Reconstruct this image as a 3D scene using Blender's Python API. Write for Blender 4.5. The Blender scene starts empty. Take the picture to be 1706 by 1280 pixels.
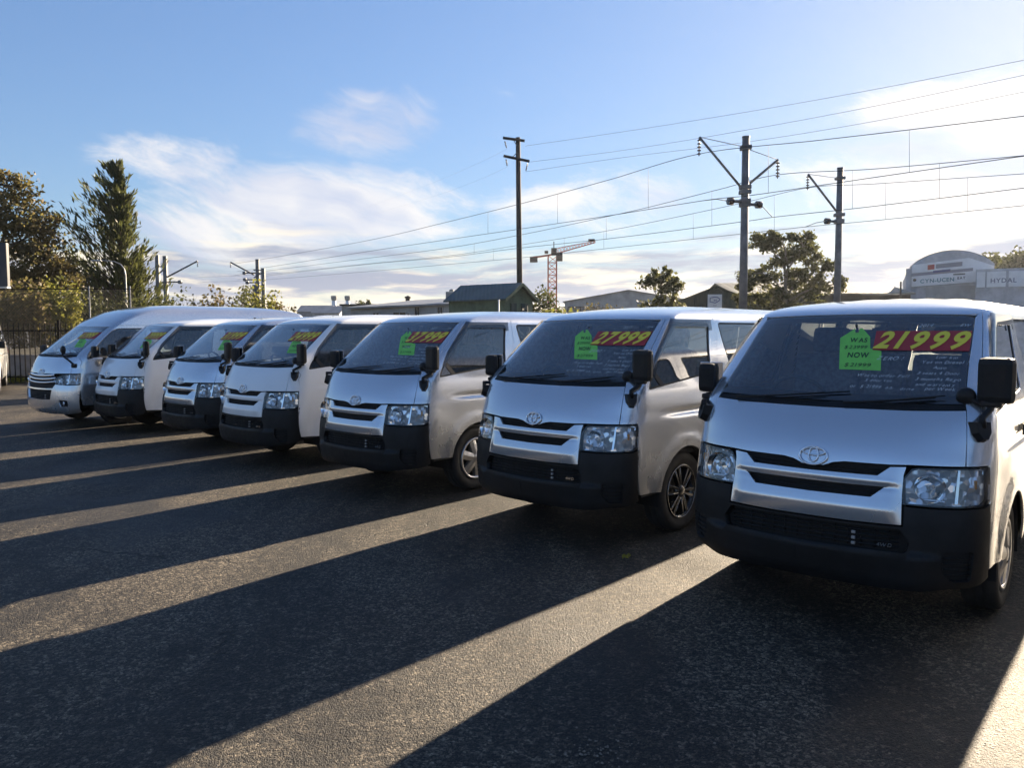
import bpy, bmesh, math, random
import numpy as np
from mathutils import Vector, Matrix
from mathutils.geometry import delaunay_2d_cdt, tessellate_polygon

rng = np.random.default_rng(7)
random.seed(7)
R = math.radians
SC = bpy.context.scene
COL = SC.collection

# ------------------------------------------------------------------ camera
CAM_H = 1.6707
FPX, PITCH, ROLL = 1308.8, R(3.854), R(-0.1305)      # focal length in photo pixels (1706 wide)
cam_data = bpy.data.cameras.new('camera')
cam = bpy.data.objects.new('camera', cam_data); COL.objects.link(cam)
cam_data.sensor_width = 36.0
cam_data.lens = FPX / 1706 * 36.0
cam_data.clip_start = 0.05; cam_data.clip_end = 6000
cam.matrix_world = (Matrix.Translation((0, 0, CAM_H)) @ Matrix.Rotation(R(90) - PITCH, 4, 'X') @ Matrix.Rotation(ROLL, 4, 'Z'))
SC.camera = cam

# ------------------------------------------------------------------ sky, sun, exposure
SUN_EL, SUN_AZ = R(18.3), R(37.4)                    # azimuth clockwise from +Y
SC.view_settings.view_transform = 'Standard'; SC.view_settings.look = 'None'
SC.view_settings.exposure = 2.08; SC.view_settings.gamma = 1.0
SC.view_settings.use_curve_mapping = False
world = bpy.data.worlds.new('World'); SC.world = world; world.use_nodes = True


class NT:
    """small helper round a node tree"""
    def __init__(s, tree): s.t = tree; s.n = tree.nodes; s.l = tree.links
    def new(s, typ, **kw):
        n = s.n.new(typ)
        for k, v in kw.items(): setattr(n, k, v)
        return n
    def put(s, sock, v):
        if isinstance(v, bpy.types.NodeSocket): s.l.new(v, sock)
        elif v is not None: sock.default_value = v
    def math(s, op, a, b=None, c=None, clamp=False):
        n = s.new('ShaderNodeMath', operation=op, use_clamp=clamp)
        s.put(n.inputs[0], a); s.put(n.inputs[1], b); s.put(n.inputs[2], c)
        return n.outputs[0]
    def vmath(s, op, a, b=None):
        n = s.new('ShaderNodeVectorMath', operation=op)
        s.put(n.inputs[0], a)
        if b is not None: s.put(n.inputs[1], b)
        return n.outputs['Value'] if op in ('LENGTH', 'DOT_PRODUCT', 'DISTANCE') else n.outputs[0]
    def mix(s, f, a, b, blend='MIX'):
        n = s.new('ShaderNodeMix', data_type='RGBA', blend_type=blend)
        s.put(n.inputs[0], f); s.put(n.inputs[6], a); s.put(n.inputs[7], b)
        return n.outputs[2]
    def noise(s, vec, scale, detail=4, rough=.55, dist=0.0, out='Fac'):
        n = s.new('ShaderNodeTexNoise')
        s.put(n.inputs['Vector'], vec); n.inputs['Scale'].default_value = scale
        n.inputs['Detail'].default_value = detail; n.inputs['Roughness'].default_value = rough
        n.inputs['Distortion'].default_value = dist
        return n.outputs[out]
    def remap(s, v, a, b, c=0.0, d=1.0, smooth=True):
        n = s.new('ShaderNodeMapRange', interpolation_type='SMOOTHSTEP' if smooth else 'LINEAR')
        s.put(n.inputs[0], v)
        for i, q in enumerate((a, b, c, d)): n.inputs[1 + i].default_value = q
        return n.outputs[0]
    def ramp(s, v, stops):
        n = s.new('ShaderNodeValToRGB'); s.put(n.inputs[0], v)
        e = n.color_ramp.elements
        while len(e) < len(stops): e.new(.5)
        for i, (p, c) in enumerate(stops):
            e[i].position = p; e[i].color = (*c, 1) if len(c) == 3 else c
        return n.outputs[0]
    def mapping(s, vec, scale=(1, 1, 1), rot=(0, 0, 0), loc=(0, 0, 0)):
        n = s.new('ShaderNodeMapping'); s.put(n.inputs[0], vec)
        n.inputs['Scale'].default_value = scale; n.inputs['Rotation'].default_value = rot; n.inputs['Location'].default_value = loc
        return n.outputs[0]
    def bump(s, h, strength=.3, dist=.01, normal=None):
        n = s.new('ShaderNodeBump'); s.put(n.inputs['Height'], h)
        n.inputs['Strength'].default_value = strength; n.inputs['Distance'].default_value = dist
        if normal: s.l.new(normal, n.inputs['Normal'])
        return n.outputs[0]


def pix_dir(px, py):
    """direction of the view ray through a photo pixel, scaled to unit distance along +Y (world)"""
    a, b = px - 853.0, py - 640.0
    x, y = (math.cos(ROLL) * a + math.sin(ROLL) * b) / FPX, (-math.sin(ROLL) * a + math.cos(ROLL) * b) / FPX
    c, s = math.cos(PITCH), math.sin(PITCH)
    d = Vector((x, c - s * y, -s - c * y))
    return d / d.y


def at(px, py, Y):
    d = pix_dir(px, py)
    return Vector((d.x * Y, Y, CAM_H + d.z * Y))


def build_sky():
    w = NT(world.node_tree)
    for n in list(w.n): w.n.remove(n)
    out = w.new('ShaderNodeOutputWorld'); bg = w.new('ShaderNodeBackground')
    sky = w.new('ShaderNodeTexSky', sky_type='NISHITA')
    sky.sun_disc = False; sky.sun_elevation = SUN_EL; sky.sun_rotation = SUN_AZ
    sky.air_density = 1.0; sky.dust_density = 0.35; sky.ozone_density = 2.0; sky.altitude = 50
    g = w.new('ShaderNodeTexCoord').outputs['Generated']
    sep = w.new('ShaderNodeSeparateXYZ'); w.put(sep.inputs[0], g)
    z = sep.outputs[2]
    def blob(px, py, rx, ry, rz):
        c = pix_dir(px, py).normalized()
        v = w.vmath('SUBTRACT', g, tuple(c))
        v = w.vmath('MULTIPLY', v, (1 / rx, 1 / ry, 1 / rz))
        return w.remap(w.vmath('LENGTH', v), 1.0, 0.15)
    # wispy high cloud: warped, stretched noise on the direction sphere, streaks climbing to the right
    rot = w.mapping(g, rot=(0, R(-13), 0))
    warp = w.noise(g, 3.0, 4, .55, out='Color')
    warp = w.vmath('MULTIPLY', w.vmath('SUBTRACT', warp, (.5, .5, .5)), (.30, .30, .16))
    p = w.vmath('ADD', rot, warp)
    cir = w.noise(w.mapping(p, scale=(2.6, 2.6, 8.5)), 3.0, 10, .66)
    soft = w.noise(w.mapping(p, scale=(1.3, 1.3, 4.5), loc=(3, 1, 2)), 2.2, 6, .55)
    m_left = blob(540, 350, .30, .6, .10)
    m_left0 = blob(360, 400, .30, .6, .085)
    m_left2 = blob(610, 205, .15, .4, .075)
    m_left3 = blob(300, 270, .14, .4, .06)
    m_right = blob(1560, 275, .27, .6, .085)
    m_right2 = blob(1720, 300, .22, .6, .10)
    m_right3 = blob(1560, 185, .17, .4, .06)
    m_mid = blob(1000, 345, .26, .5, .075)
    big = w.math('MAXIMUM', m_left, w.math('MULTIPLY', m_left2, .92))
    big = w.math('MAXIMUM', big, w.math('MULTIPLY', m_left0, .9))
    big = w.math('MAXIMUM', big, w.math('MULTIPLY', m_left3, .7))
    big = w.math('MAXIMUM', big, w.math('MULTIPLY', m_right, .95))
    big = w.math('MAXIMUM', big, w.math('MULTIPLY', m_right2, .9))
    big = w.math('MAXIMUM', big, w.math('MULTIPLY', m_right3, .92))
    big = w.math('MAXIMUM', big, w.math('MULTIPLY', m_mid, .72))
    dens = w.math('ADD', w.math('MULTIPLY', cir, .78), w.math('MULTIPLY', soft, .44))
    thr = w.math('SUBTRACT', .86, w.math('MULTIPLY', big, .50))
    d1 = w.remap(w.math('SUBTRACT', dens, thr), -.06, .26)
    d1 = w.math('MULTIPLY', d1, .90)
    # low layered bank towards the horizon, all the way round
    lay = w.noise(w.mapping(w.vmath('ADD', g, w.vmath('MULTIPLY', warp, (.5, .5, .25))), scale=(2.5, 2.5, 22.0), loc=(1, 5, 0)), 1.9, 7, .6)
    lowm = w.remap(z, .16, .06)
    d2 = w.remap(w.math('ADD', lay, w.math('MULTIPLY', lowm, .34)), .60, .86)
    d2 = w.math('MULTIPLY', d2, w.remap(z, .165, .09))
    # brightness of cloud: brighter and warmer towards the sun, grey undersides in the layers
    sdir = (math.sin(SUN_AZ) * math.cos(SUN_EL), math.cos(SUN_AZ) * math.cos(SUN_EL), math.sin(SUN_EL))
    ca = w.math('MAXIMUM', w.vmath('DOT_PRODUCT', g, sdir), 0.0)
    glow = w.math('POWER', ca, 12.0)
    glow2 = w.math('POWER', ca, 160.0)
    und = w.noise(w.mapping(w.vmath('ADD', g, w.vmath('MULTIPLY', warp, (.5, .5, .25))), scale=(2.0, 2.0, 16.0), loc=(7, 2, 4)), 2.6, 7, .6)
    lit = w.remap(und, .42, .58, 0, 1)
    low_c = w.mix(lit, (2.9, 3.3, 4.4, 1), (8.4, 7.6, 6.2, 1))
    hi_c = w.mix(w.remap(soft, .38, .6), (4.6, 5.1, 6.5, 1), (7.6, 7.4, 7.3, 1))
    gl = w.math('ADD', .62, w.math('MULTIPLY', glow, .10))
    gl = w.math('ADD', gl, w.math('MULTIPLY', glow2, .35))
    cv = w.new('ShaderNodeCombineXYZ')
    for i in range(3): w.put(cv.inputs[i], gl)
    gl_v = cv.outputs[0]
    def tint(c): return w.mix(1.0, c, gl_v, 'MULTIPLY')
    # the clear sky: deep blue overhead, paling near the ground
    skyc = w.mix(1.0, sky.outputs[0], SKY_TINT, 'MULTIPLY')
    lum = w.new('ShaderNodeRGBToBW'); w.put(lum.inputs[0], skyc)
    # the lens meets a soft shoulder near the sun: compress the aureole
    comp = w.math('DIVIDE', 1.0, w.math('ADD', 1.0, w.math('MULTIPLY', lum.outputs[0], SKY_COMP)))
    cc = w.new('ShaderNodeCombineXYZ')
    for i in range(3): w.put(cc.inputs[i], comp)
    skyc = w.mix(1.0, skyc, cc.outputs[0], 'MULTIPLY')
    col = w.mix(d1, skyc, tint(hi_c))
    col = w.mix(d2, col, tint(low_c))
    w.put(bg.inputs[0], col); bg.inputs[1].default_value = SKY_STRENGTH
    w.l.new(bg.outputs[0], out.inputs[0])
SKY_TINT, SKY_COMP, SKY_STRENGTH = (.86, .96, 1.14, 1), .16, .05
build_sky()

sun_d = bpy.data.lights.new('sun', 'SUN'); sun = bpy.data.objects.new('sun', sun_d); COL.objects.link(sun)
sun_d.energy = 5.0; sun_d.angle = R(0.53); sun_d.color = (1.0, .82, .60)
sv = Vector((math.sin(SUN_AZ) * math.cos(SUN_EL), math.cos(SUN_AZ) * math.cos(SUN_EL), math.sin(SUN_EL)))
sun.rotation_euler = sv.to_track_quat('Z', 'Y').to_euler(); sun.location = sv * 100

# ------------------------------------------------------------------ materials
def mat(name, color=(.5, .5, .5), rough=.5, metal=0.0, coat=0.0, spec=.5, fn=None):
    m = bpy.data.materials.new(name); m.use_nodes = True
    t = NT(m.node_tree); b = t.n['Principled BSDF']
    b.inputs['Base Color'].default_value = (*color, 1); b.inputs['Roughness'].default_value = rough
    b.inputs['Metallic'].default_value = metal; b.inputs['Coat Weight'].default_value = coat
    b.inputs['Coat Roughness'].default_value = .04; b.inputs['Specular IOR Level'].default_value = spec
    if fn: fn(t, b)
    return m


def vary(amount=.25, scale=3.0, bump=0.0, bscale=60.0, bdist=.004, rvar=0.0, stretch=(1, 1, 1)):
    """uneven colour, roughness and fine relief"""
    def fn(t, b):
        o = t.new('ShaderNodeTexCoord').outputs['Object']
        o = t.mapping(o, scale=stretch)
        c = tuple(b.inputs['Base Color'].default_value)
        n = t.noise(o, scale, 6, .6)
        lo = tuple(v * (1 - amount) for v in c[:3]) + (1,); hi = tuple(min(1, v * (1 + amount)) for v in c[:3]) + (1,)
        t.put(b.inputs['Base Color'], t.mix(t.remap(n, .3, .7), lo, hi))
        if rvar:
            r = b.inputs['Roughness'].default_value
            t.put(b.inputs['Roughness'], t.remap(t.noise(o, scale * 2.3, 5, .6), .3, .7, max(0, r - rvar), min(1, r + rvar)))
        if bump:
            t.put(b.inputs['Normal'], t.bump(t.noise(o, bscale, 4, .6), bump, bdist))
    return fn


def paint_fn(flake):
    def fn(t, b):
        o = t.new('ShaderNodeTexCoord').outputs['Object']
        c = tuple(b.inputs['Base Color'].default_value)
        # road film, thicker low down, and faint streaks
        sep = t.new('ShaderNodeSeparateXYZ'); t.put(sep.inputs[0], o)
        n = t.noise(t.mapping(o, scale=(2, 2, .8)), 1.6, 3, .5)
        low = t.remap(sep.outputs[2], 1.0, .3)
        d = t.math('MULTIPLY', t.remap(n, .42, .75), t.math('ADD', .06, t.math('MULTIPLY', low, .34)))
        t.put(b.inputs['Base Color'], t.mix(d, c, (.30, .27, .23, 1)))
        r = b.inputs['Roughness'].default_value
        t.put(b.inputs['Roughness'], t.math('ADD', r, t.math('MULTIPLY', d, .4)))
        t.put(b.inputs['Coat Roughness'], t.math('ADD', .02, t.math('MULTIPLY', d, .35)))
        big = t.bump(t.noise(o, 2.2, 2, .5), .05, .02)
        t.put(b.inputs['Coat Normal'], big)
    return fn


def glass_mat(name, tint, fres=1.0, rough=0.0, dust=.03, base=0.0):
    """one thin pane: tinted see-through plus a fresnel reflection and a film of dust"""
    m = bpy.data.materials.new(name); m.use_nodes = True
    t = NT(m.node_tree)
    for n in list(t.n): t.n.remove(n)
    out = t.new('ShaderNodeOutputMaterial')
    tr = t.new('ShaderNodeBsdfTransparent'); tr.inputs[0].default_value = (*tint, 1)
    gl = t.new('ShaderNodeBsdfGlossy'); gl.inputs['Roughness'].default_value = rough; gl.inputs[0].default_value = (1, 1, 1, 1)
    df = t.new('ShaderNodeBsdfDiffuse'); df.inputs[0].default_value = (.45, .43, .40, 1)
    fr = t.new('ShaderNodeFresnel'); fr.inputs[0].default_value = 1.52
    f = t.math('ADD', t.math('MULTIPLY', fr.outputs[0], 1.75 * fres), base, clamp=True)
    o = t.new('ShaderNodeTexCoord').outputs['Object']
    dn = t.math('MULTIPLY', t.remap(t.noise(o, 6, 6, .65), .35, .8), dust)
    m1 = t.new('ShaderNodeMixShader'); t.put(m1.inputs[0], dn); t.l.new(tr.outputs[0], m1.inputs[1]); t.l.new(df.outputs[0], m1.inputs[2])
    m2 = t.new('ShaderNodeMixShader'); t.put(m2.inputs[0], f); t.l.new(m1.outputs[0], m2.inputs[1]); t.l.new(gl.outputs[0], m2.inputs[2])
    t.l.new(m2.outputs[0], out.inputs[0])
    return m


def chrome_facets(t, b):
    o = t.new('ShaderNodeTexCoord').outputs['Object']
    v = t.new('ShaderNodeTexVoronoi'); t.put(v.inputs['Vector'], o); v.inputs['Scale'].default_value = 30; v.feature = 'F1'
    g = t.new('ShaderNodeNewGeometry')
    tilt = t.vmath('MULTIPLY', t.vmath('SUBTRACT', v.outputs['Color'], (.5, .5, .24)), (1.3, 1.3, 1.5))
    t.put(b.inputs['Normal'], t.vmath('NORMALIZE', t.vmath('ADD', g.outputs['Normal'], tilt)))


M = {
 'silver': mat('silver_paint', (.68, .70, .73), .22, .80, 1.0, fn=paint_fn(True)),
 'white': mat('white_paint', (.86, .855, .84), .35, 0, 1.0, fn=paint_fn(False)),
 'black_plastic': mat('black_plastic', (.007, .0078, .009), .52, spec=.3, fn=vary(.35, 4, .35, 420, .002, .08)),
 'gloss_black': mat('gloss_black', (.012, .012, .013), .12, 0, .3),
 'rubber': mat('rubber', (.016, .016, .017), .75, fn=vary(.4, 9, .3, 200, .003)),
 'dark': mat('dark_recess', (.008, .008, .009), .8),
 'underbody': mat('underbody', (.02, .02, .02), .8, fn=vary(.4, 5)),
 'lining': mat('cabin_lining', (.32, .33, .34), .8, fn=vary(.15, 4)),
 'dash': mat('dash_plastic', (.035, .037, .04), .6, fn=vary(.2, 12, .3, 300, .001)),
 'seat': mat('seat_cloth', (.16, .165, .18), .9, fn=vary(.3, 30, .3, 250, .002)),
 'glass': glass_mat('windscreen_glass', (.84, .89, .87), 1.0, 0, .018, .04),
 'tint': glass_mat('tinted_glass', (.60, .66, .64), 1.15, 0, .05, .03),
 'privacy': glass_mat('privacy_glass', (.30, .33, .34), 1.1, 0, .06),
 'visor': glass_mat('smoked_visor', (.20, .21, .22), .9, .02, .05),
 'lens': glass_mat('clear_lens', (.99, .99, .99), .7, .02, .01),
 'chrome': mat('chrome', (.80, .81, .83), .07, 1.0),
 'reflector': mat('lamp_reflector', (.98, .98, .98), .06, .62, fn=chrome_facets),
 'amber': mat('amber_lens', (.62, .28, .06), .15, 0, .5),
 'bulb': mat('bulb_glass', (.55, .56, .58), .08, .6),
 'alloy': mat('alloy_silver', (.56, .56, .57), .28, .85, .5, fn=vary(.15, 20)),
 'dark_alloy': mat('alloy_black', (.022, .022, .023), .2, .2, .8),
 'alloy_edge': mat('alloy_machined', (.55, .54, .52), .25, 1.0),
 'mirror': mat('mirror_glass', (.85, .86, .87), .02, 1.0),
 'sign_red': mat('sign_red', (.38, .028, .035), .55),
 'sign_yellow': mat('sign_yellow', (.80, .66, .05), .5),
 'tag_green': mat('tag_green', (.20, .60, .09), .6, fn=vary(.1, 8)),
 'tag_ink': mat('tag_ink', (.02, .05, .02), .6),
 'chalk': mat('white_marker', (.60, .62, .62), .7),
 'plate': mat('plate_bracket', (.35, .36, .37), .4, .7),
}

# ------------------------------------------------------------------ building helpers
def link(o, parent=None):
    COL.objects.link(o)
    if parent is not None: o.parent = parent
    return o


def tag(o, label=None, cat=None, group=None, kind=None):
    if label: o['label'] = label
    if cat: o['category'] = cat
    if group: o['group'] = group
    if kind: o['kind'] = kind
    return o


def thing(name, label, cat, loc=(0, 0, 0), rz=0.0, group=None):
    o = bpy.data.objects.new(name, None); o.empty_display_size = .2
    o.location = loc; o.rotation_euler = (0, 0, rz)
    link(o); return tag(o, label, cat, group)


def mesh_obj(name, verts, faces, m, parent=None, smooth=False, normals=None, mids=None):
    me = bpy.data.meshes.new(name)
    if isinstance(faces, np.ndarray):
        k = faces.shape[1]; nf = len(faces)
        me.vertices.add(len(verts)); me.vertices.foreach_set('co', np.asarray(verts, dtype=np.float32).ravel())
        me.loops.add(nf * k); me.loops.foreach_set('vertex_index', faces.astype(np.int32).ravel())
        me.polygons.add(nf); me.polygons.foreach_set('loop_start', np.arange(0, nf * k, k, dtype=np.int32))
        me.update(calc_edges=True)
    else:
        me.from_pydata([tuple(v) for v in verts], [], faces)
    for mm in (m if isinstance(m, (list, tuple)) else [m]): me.materials.append(mm)
    if mids is not None: me.polygons.foreach_set('material_index', np.asarray(mids, dtype=np.int32))
    if smooth or normals is not None: me.polygons.foreach_set('use_smooth', np.ones(len(me.polygons), dtype=bool))
    me.update()
    if normals is not None: me.normals_split_custom_set_from_vertices([tuple(n) for n in normals])
    return link(bpy.data.objects.new(name, me), parent)


class MB:
    """collects shapes and links them as one mesh object"""
    def __init__(s): s.v = []; s.f = []; s.sm = []
    def add(s, vs, fs, smooth=False):
        k = len(s.v); s.v += [tuple(v) for v in vs]; s.f += [tuple(i + k for i in f) for f in fs]; s.sm += [smooth] * len(fs)
        return s
    def box(s, c, size, rot=None, bev=0.0):
        hx, hy, hz = (q / 2 for q in size)
        if bev <= 0:
            vs = [Vector((x, y, z)) for x in (-hx, hx) for y in (-hy, hy) for z in (-hz, hz)]
            fs = [(0, 1, 3, 2), (4, 6, 7, 5), (0, 4, 5, 1), (2, 3, 7, 6), (0, 2, 6, 4), (1, 5, 7, 3)]
        else:
            bm = bmesh.new(); bmesh.ops.create_cube(bm, size=1)
            for v in bm.verts: v.co = Vector((v.co.x * 2 * hx, v.co.y * 2 * hy, v.co.z * 2 * hz))
            bmesh.ops.bevel(bm, geom=bm.edges[:], offset=bev, segments=2, profile=.6, affect='EDGES')
            bm.verts.index_update(); vs = [v.co.copy() for v in bm.verts]; fs = [tuple(v.index for v in f.verts) for f in bm.faces]; bm.free()
        if rot is not None: vs = [rot @ v for v in vs]
        c = Vector(c); return s.add([v + c for v in vs], fs)
    def bar(s, a, b, w, h=None, up=(0, 0, 1)):
        """box from a to b"""
        a, b = Vector(a), Vector(b); h = h or w; d = (b - a).normalized(); u = Vector(up)
        if abs(d.dot(u)) > .98: u = Vector((0, 1, 0))
        x = d.cross(u).normalized() * (w / 2); y = x.cross(d).normalized() * (h / 2)
        vs = [p + q for p in (a, b) for q in (-x - y, x - y, x + y, -x + y)]
        return s.add(vs, [(0, 1, 2, 3), (7, 6, 5, 4), (0, 4, 5, 1), (1, 5, 6, 2), (2, 6, 7, 3), (3, 7, 4, 0)])
    def tube(s, pts, r, n=8, cap=True, closed=False):
        pts = [Vector(p) for p in pts]; rs = r if isinstance(r, (list, tuple)) else [r] * len(pts)
        k = len(pts); vs = []; ref = None
        for i, p in enumerate(pts):
            if closed: t = pts[(i + 1) % k] - pts[i - 1]
            else: t = pts[min(i + 1, k - 1)] - pts[max(i - 1, 0)]
            t.normalize()
            if ref is None:
                ref = Vector((0, 0, 1)) if abs(t.z) < .9 else Vector((1, 0, 0))
            x = ref - t * ref.dot(t); x.normalize(); ref = x; y = t.cross(x)
            vs += [p + (x * math.cos(2 * math.pi * j / n) + y * math.sin(2 * math.pi * j / n)) * rs[i] for j in range(n)]
        fs = []
        for i in range(k if closed else k - 1):
            a, b = i * n, ((i + 1) % k) * n
            fs += [(a + j, a + (j + 1) % n, b + (j + 1) % n, b + j) for j in range(n)]
        s.add(vs, fs, True)
        if cap and not closed:
            o = len(s.v) - len(vs)
            s.f += [tuple(o + j for j in range(n))[::-1], tuple(o + (k - 1) * n + j for j in range(n))]; s.sm += [False, False]
        return s
    def lathe(s, prof, n=32, axis='y', c=(0, 0, 0)):
        """profile of (radius, offset along axis)"""
        vs = []; c = Vector(c)
        for r, h in prof:
            for j in range(n):
                a = 2 * math.pi * j / n; p, q = r * math.cos(a), r * math.sin(a)
                vs.append(c + (Vector((p, h, q)) if axis == 'y' else Vector((p, q, h)) if axis == 'z' else Vector((h, p, q))))
        fs = []
        for i in range(len(prof) - 1):
            fs += [(i * n + j, (i + 1) * n + j, (i + 1) * n + (j + 1) % n, i * n + (j + 1) % n) for j in range(n)]
        return s.add(vs, fs, True)
    def prism(s, poly, a, b, fn):
        """outline poly (2D) mapped by fn(u, v, w) and pulled from w=a to w=b"""
        n = len(poly); vs = [fn(u, v, a) for u, v in poly] + [fn(u, v, b) for u, v in poly]
        tri = tessellate_polygon([[Vector((u, v, 0)) for u, v in poly]])
        fs = [tuple(t) for t in tri] + [tuple(n + i for i in t)[::-1] for t in tri]
        fs += [(i, n + i, n + (i + 1) % n, (i + 1) % n) for i in range(n)]
        return s.add(vs, fs)
    def build(s, name, m, parent=None, fix=True):
        me = bpy.data.meshes.new(name); me.from_pydata(s.v, [], s.f)
        me.materials.append(m)
        me.polygons.foreach_set('use_smooth', s.sm)
        if fix:
            bm = bmesh.new(); bm.from_mesh(me); bmesh.ops.recalc_face_normals(bm, faces=bm.faces[:]); bm.to_mesh(me); bm.free()
        me.update()
        return link(bpy.data.objects.new(name, me), parent)


def copy_tree(o, parent=None):
    c = o.copy(); COL.objects.link(c)
    if parent is not None: c.parent = parent
    for ch in list(o.children): copy_tree(ch, c)
    return c


GLYPHS = {}
def glyph(ch, shear, bold):
    key = (ch, round(shear, 3), round(bold, 3))
    if key not in GLYPHS:
        cu = bpy.data.curves.new('t', 'FONT'); cu.body = ch; cu.size = 1.0; cu.shear = shear; cu.offset = bold; cu.resolution_u = 3
        ob = bpy.data.objects.new('t', cu)
        me = ob.to_mesh()
        co = np.zeros(len(me.vertices) * 3); me.vertices.foreach_get('co', co)
        GLYPHS[key] = (co.reshape(-1, 3)[:, :2].copy(), [tuple(p.vertices) for p in me.polygons])
        ob.to_mesh_clear(); bpy.data.objects.remove(ob); bpy.data.curves.remove(cu)
    return GLYPHS[key]


def text_mesh(s, size=1.0, shear=0.0, bold=0.0, jitter=0.0, spacing=1.0):
    """flat lettering as (verts Nx2, faces) in metres, baseline at 0, left edge at 0"""
    V, F = [], []; x = 0.0
    for ch in s:
        if ch == ' ': x += .32 * size * spacing; continue
        co, fs = glyph(ch, shear, bold); co = co * size
        if len(co) == 0: continue
        lo, hi = co[:, 0].min(), co[:, 0].max(); adv = hi - lo + .10 * size * spacing
        if ch == '1': adv += .05 * size
        if jitter:
            a = random.uniform(-1, 1) * jitter; cc = co.mean(0); m = np.array([[math.cos(a), -math.sin(a)], [math.sin(a), math.cos(a)]])
            co = (co - cc) @ m.T + cc + np.array([0, random.uniform(-.5, .5) * jitter * size])
        k = sum(len(v) for v in V); V.append(co - np.array([lo, 0]) + np.array([x, 0])); F += [tuple(i + k for i in f) for f in fs]
        x += adv - (shear * .35 * size if shear > .3 else 0)
    return np.concatenate(V), F, x


def pchip(x, y, q):
    x, y, q = (np.asarray(a, float) for a in (x, y, q))
    h = np.diff(x); d = np.diff(y) / h; m = np.zeros_like(y)
    w1 = 2 * h[1:] + h[:-1]; w2 = h[1:] + 2 * h[:-1]
    ok = d[:-1] * d[1:] > 0
    with np.errstate(divide='ignore', invalid='ignore'):
        m[1:-1] = np.where(ok, (w1 + w2) / (w1 / d[:-1] + w2 / d[1:]), 0)
    m[0], m[-1] = d[0], d[-1]
    i = np.clip(np.searchsorted(x, q) - 1, 0, len(h) - 1); t = (q - x[i]) / h[i]
    return (y[i] * (2 * t**3 - 3 * t**2 + 1) + h[i] * m[i] * (t**3 - 2 * t**2 + t) + y[i + 1] * (-2 * t**3 + 3 * t**2) + h[i] * m[i + 1] * (t**3 - t**2))


def in_poly(P, poly):
    P = np.asarray(P); x, y = P[:, 0], P[:, 1]; n = len(poly); r = np.zeros(len(P), bool)
    for i in range(n):
        (x1, y1), (x2, y2) = poly[i], poly[i - 1]
        c = ((y1 > y) != (y2 > y))
        with np.errstate(divide='ignore', invalid='ignore'):
            r ^= c & (x < (x2 - x1) * (y - y1) / (y2 - y1) + x1)
    return r


def inset(poly, g):
    """move every edge of a polygon inwards by g (outwards when negative)"""
    P = [np.array(p) for p in poly]; n = len(P)
    area = sum(P[i - 1][0] * P[i][1] - P[i][0] * P[i - 1][1] for i in range(n))
    sg = 1 if area > 0 else -1; out = []
    for i in range(n):
        a, b, c = P[i - 1], P[i], P[(i + 1) % n]
        u, v = b - a, c - b
        u, v = u / (np.linalg.norm(u) + 1e-12), v / (np.linalg.norm(v) + 1e-12)
        n1, n2 = np.array([-u[1], u[0]]) * sg, np.array([-v[1], v[0]]) * sg
        m = n1 + n2; L = m @ m
        m = m * (2 / max(L, .5))
        out.append(tuple(b + m * g))
    return out


def rounded(poly, r, k=5):
    """round the corners of a polygon; r one radius or one per corner"""
    n = len(poly); out = []
    for i in range(n):
        a, b, c = (np.array(poly[j % n], float) for j in (i - 1, i, i + 1))
        rr = r[i] if isinstance(r, (list, tuple)) else r
        la, lc = np.linalg.norm(a - b), np.linalg.norm(c - b); q = min(rr, .45 * la, .45 * lc)
        if q < 1e-4: out.append(tuple(b)); continue
        p0, p2 = b + (a - b) / la * q, b + (c - b) / lc * q
        for j in range(k + 1):
            t = j / k; out.append(tuple((1 - t)**2 * p0 + 2 * t * (1 - t) * b + t * t * p2))
    return out


def dense(poly, step):
    out = []
    for i in range(len(poly)):
        a, b = np.array(poly[i], float), np.array(poly[(i + 1) % len(poly)], float)
        m = max(1, int(math.ceil(np.linalg.norm(b - a) / step)))
        out += [tuple(a + (b - a) * j / m) for j in range(m)]
    return out


def sstep(a, b, x):
    t = np.clip((x - a) / (b - a), 0, 1); return t * t * (3 - 2 * t)


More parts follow.
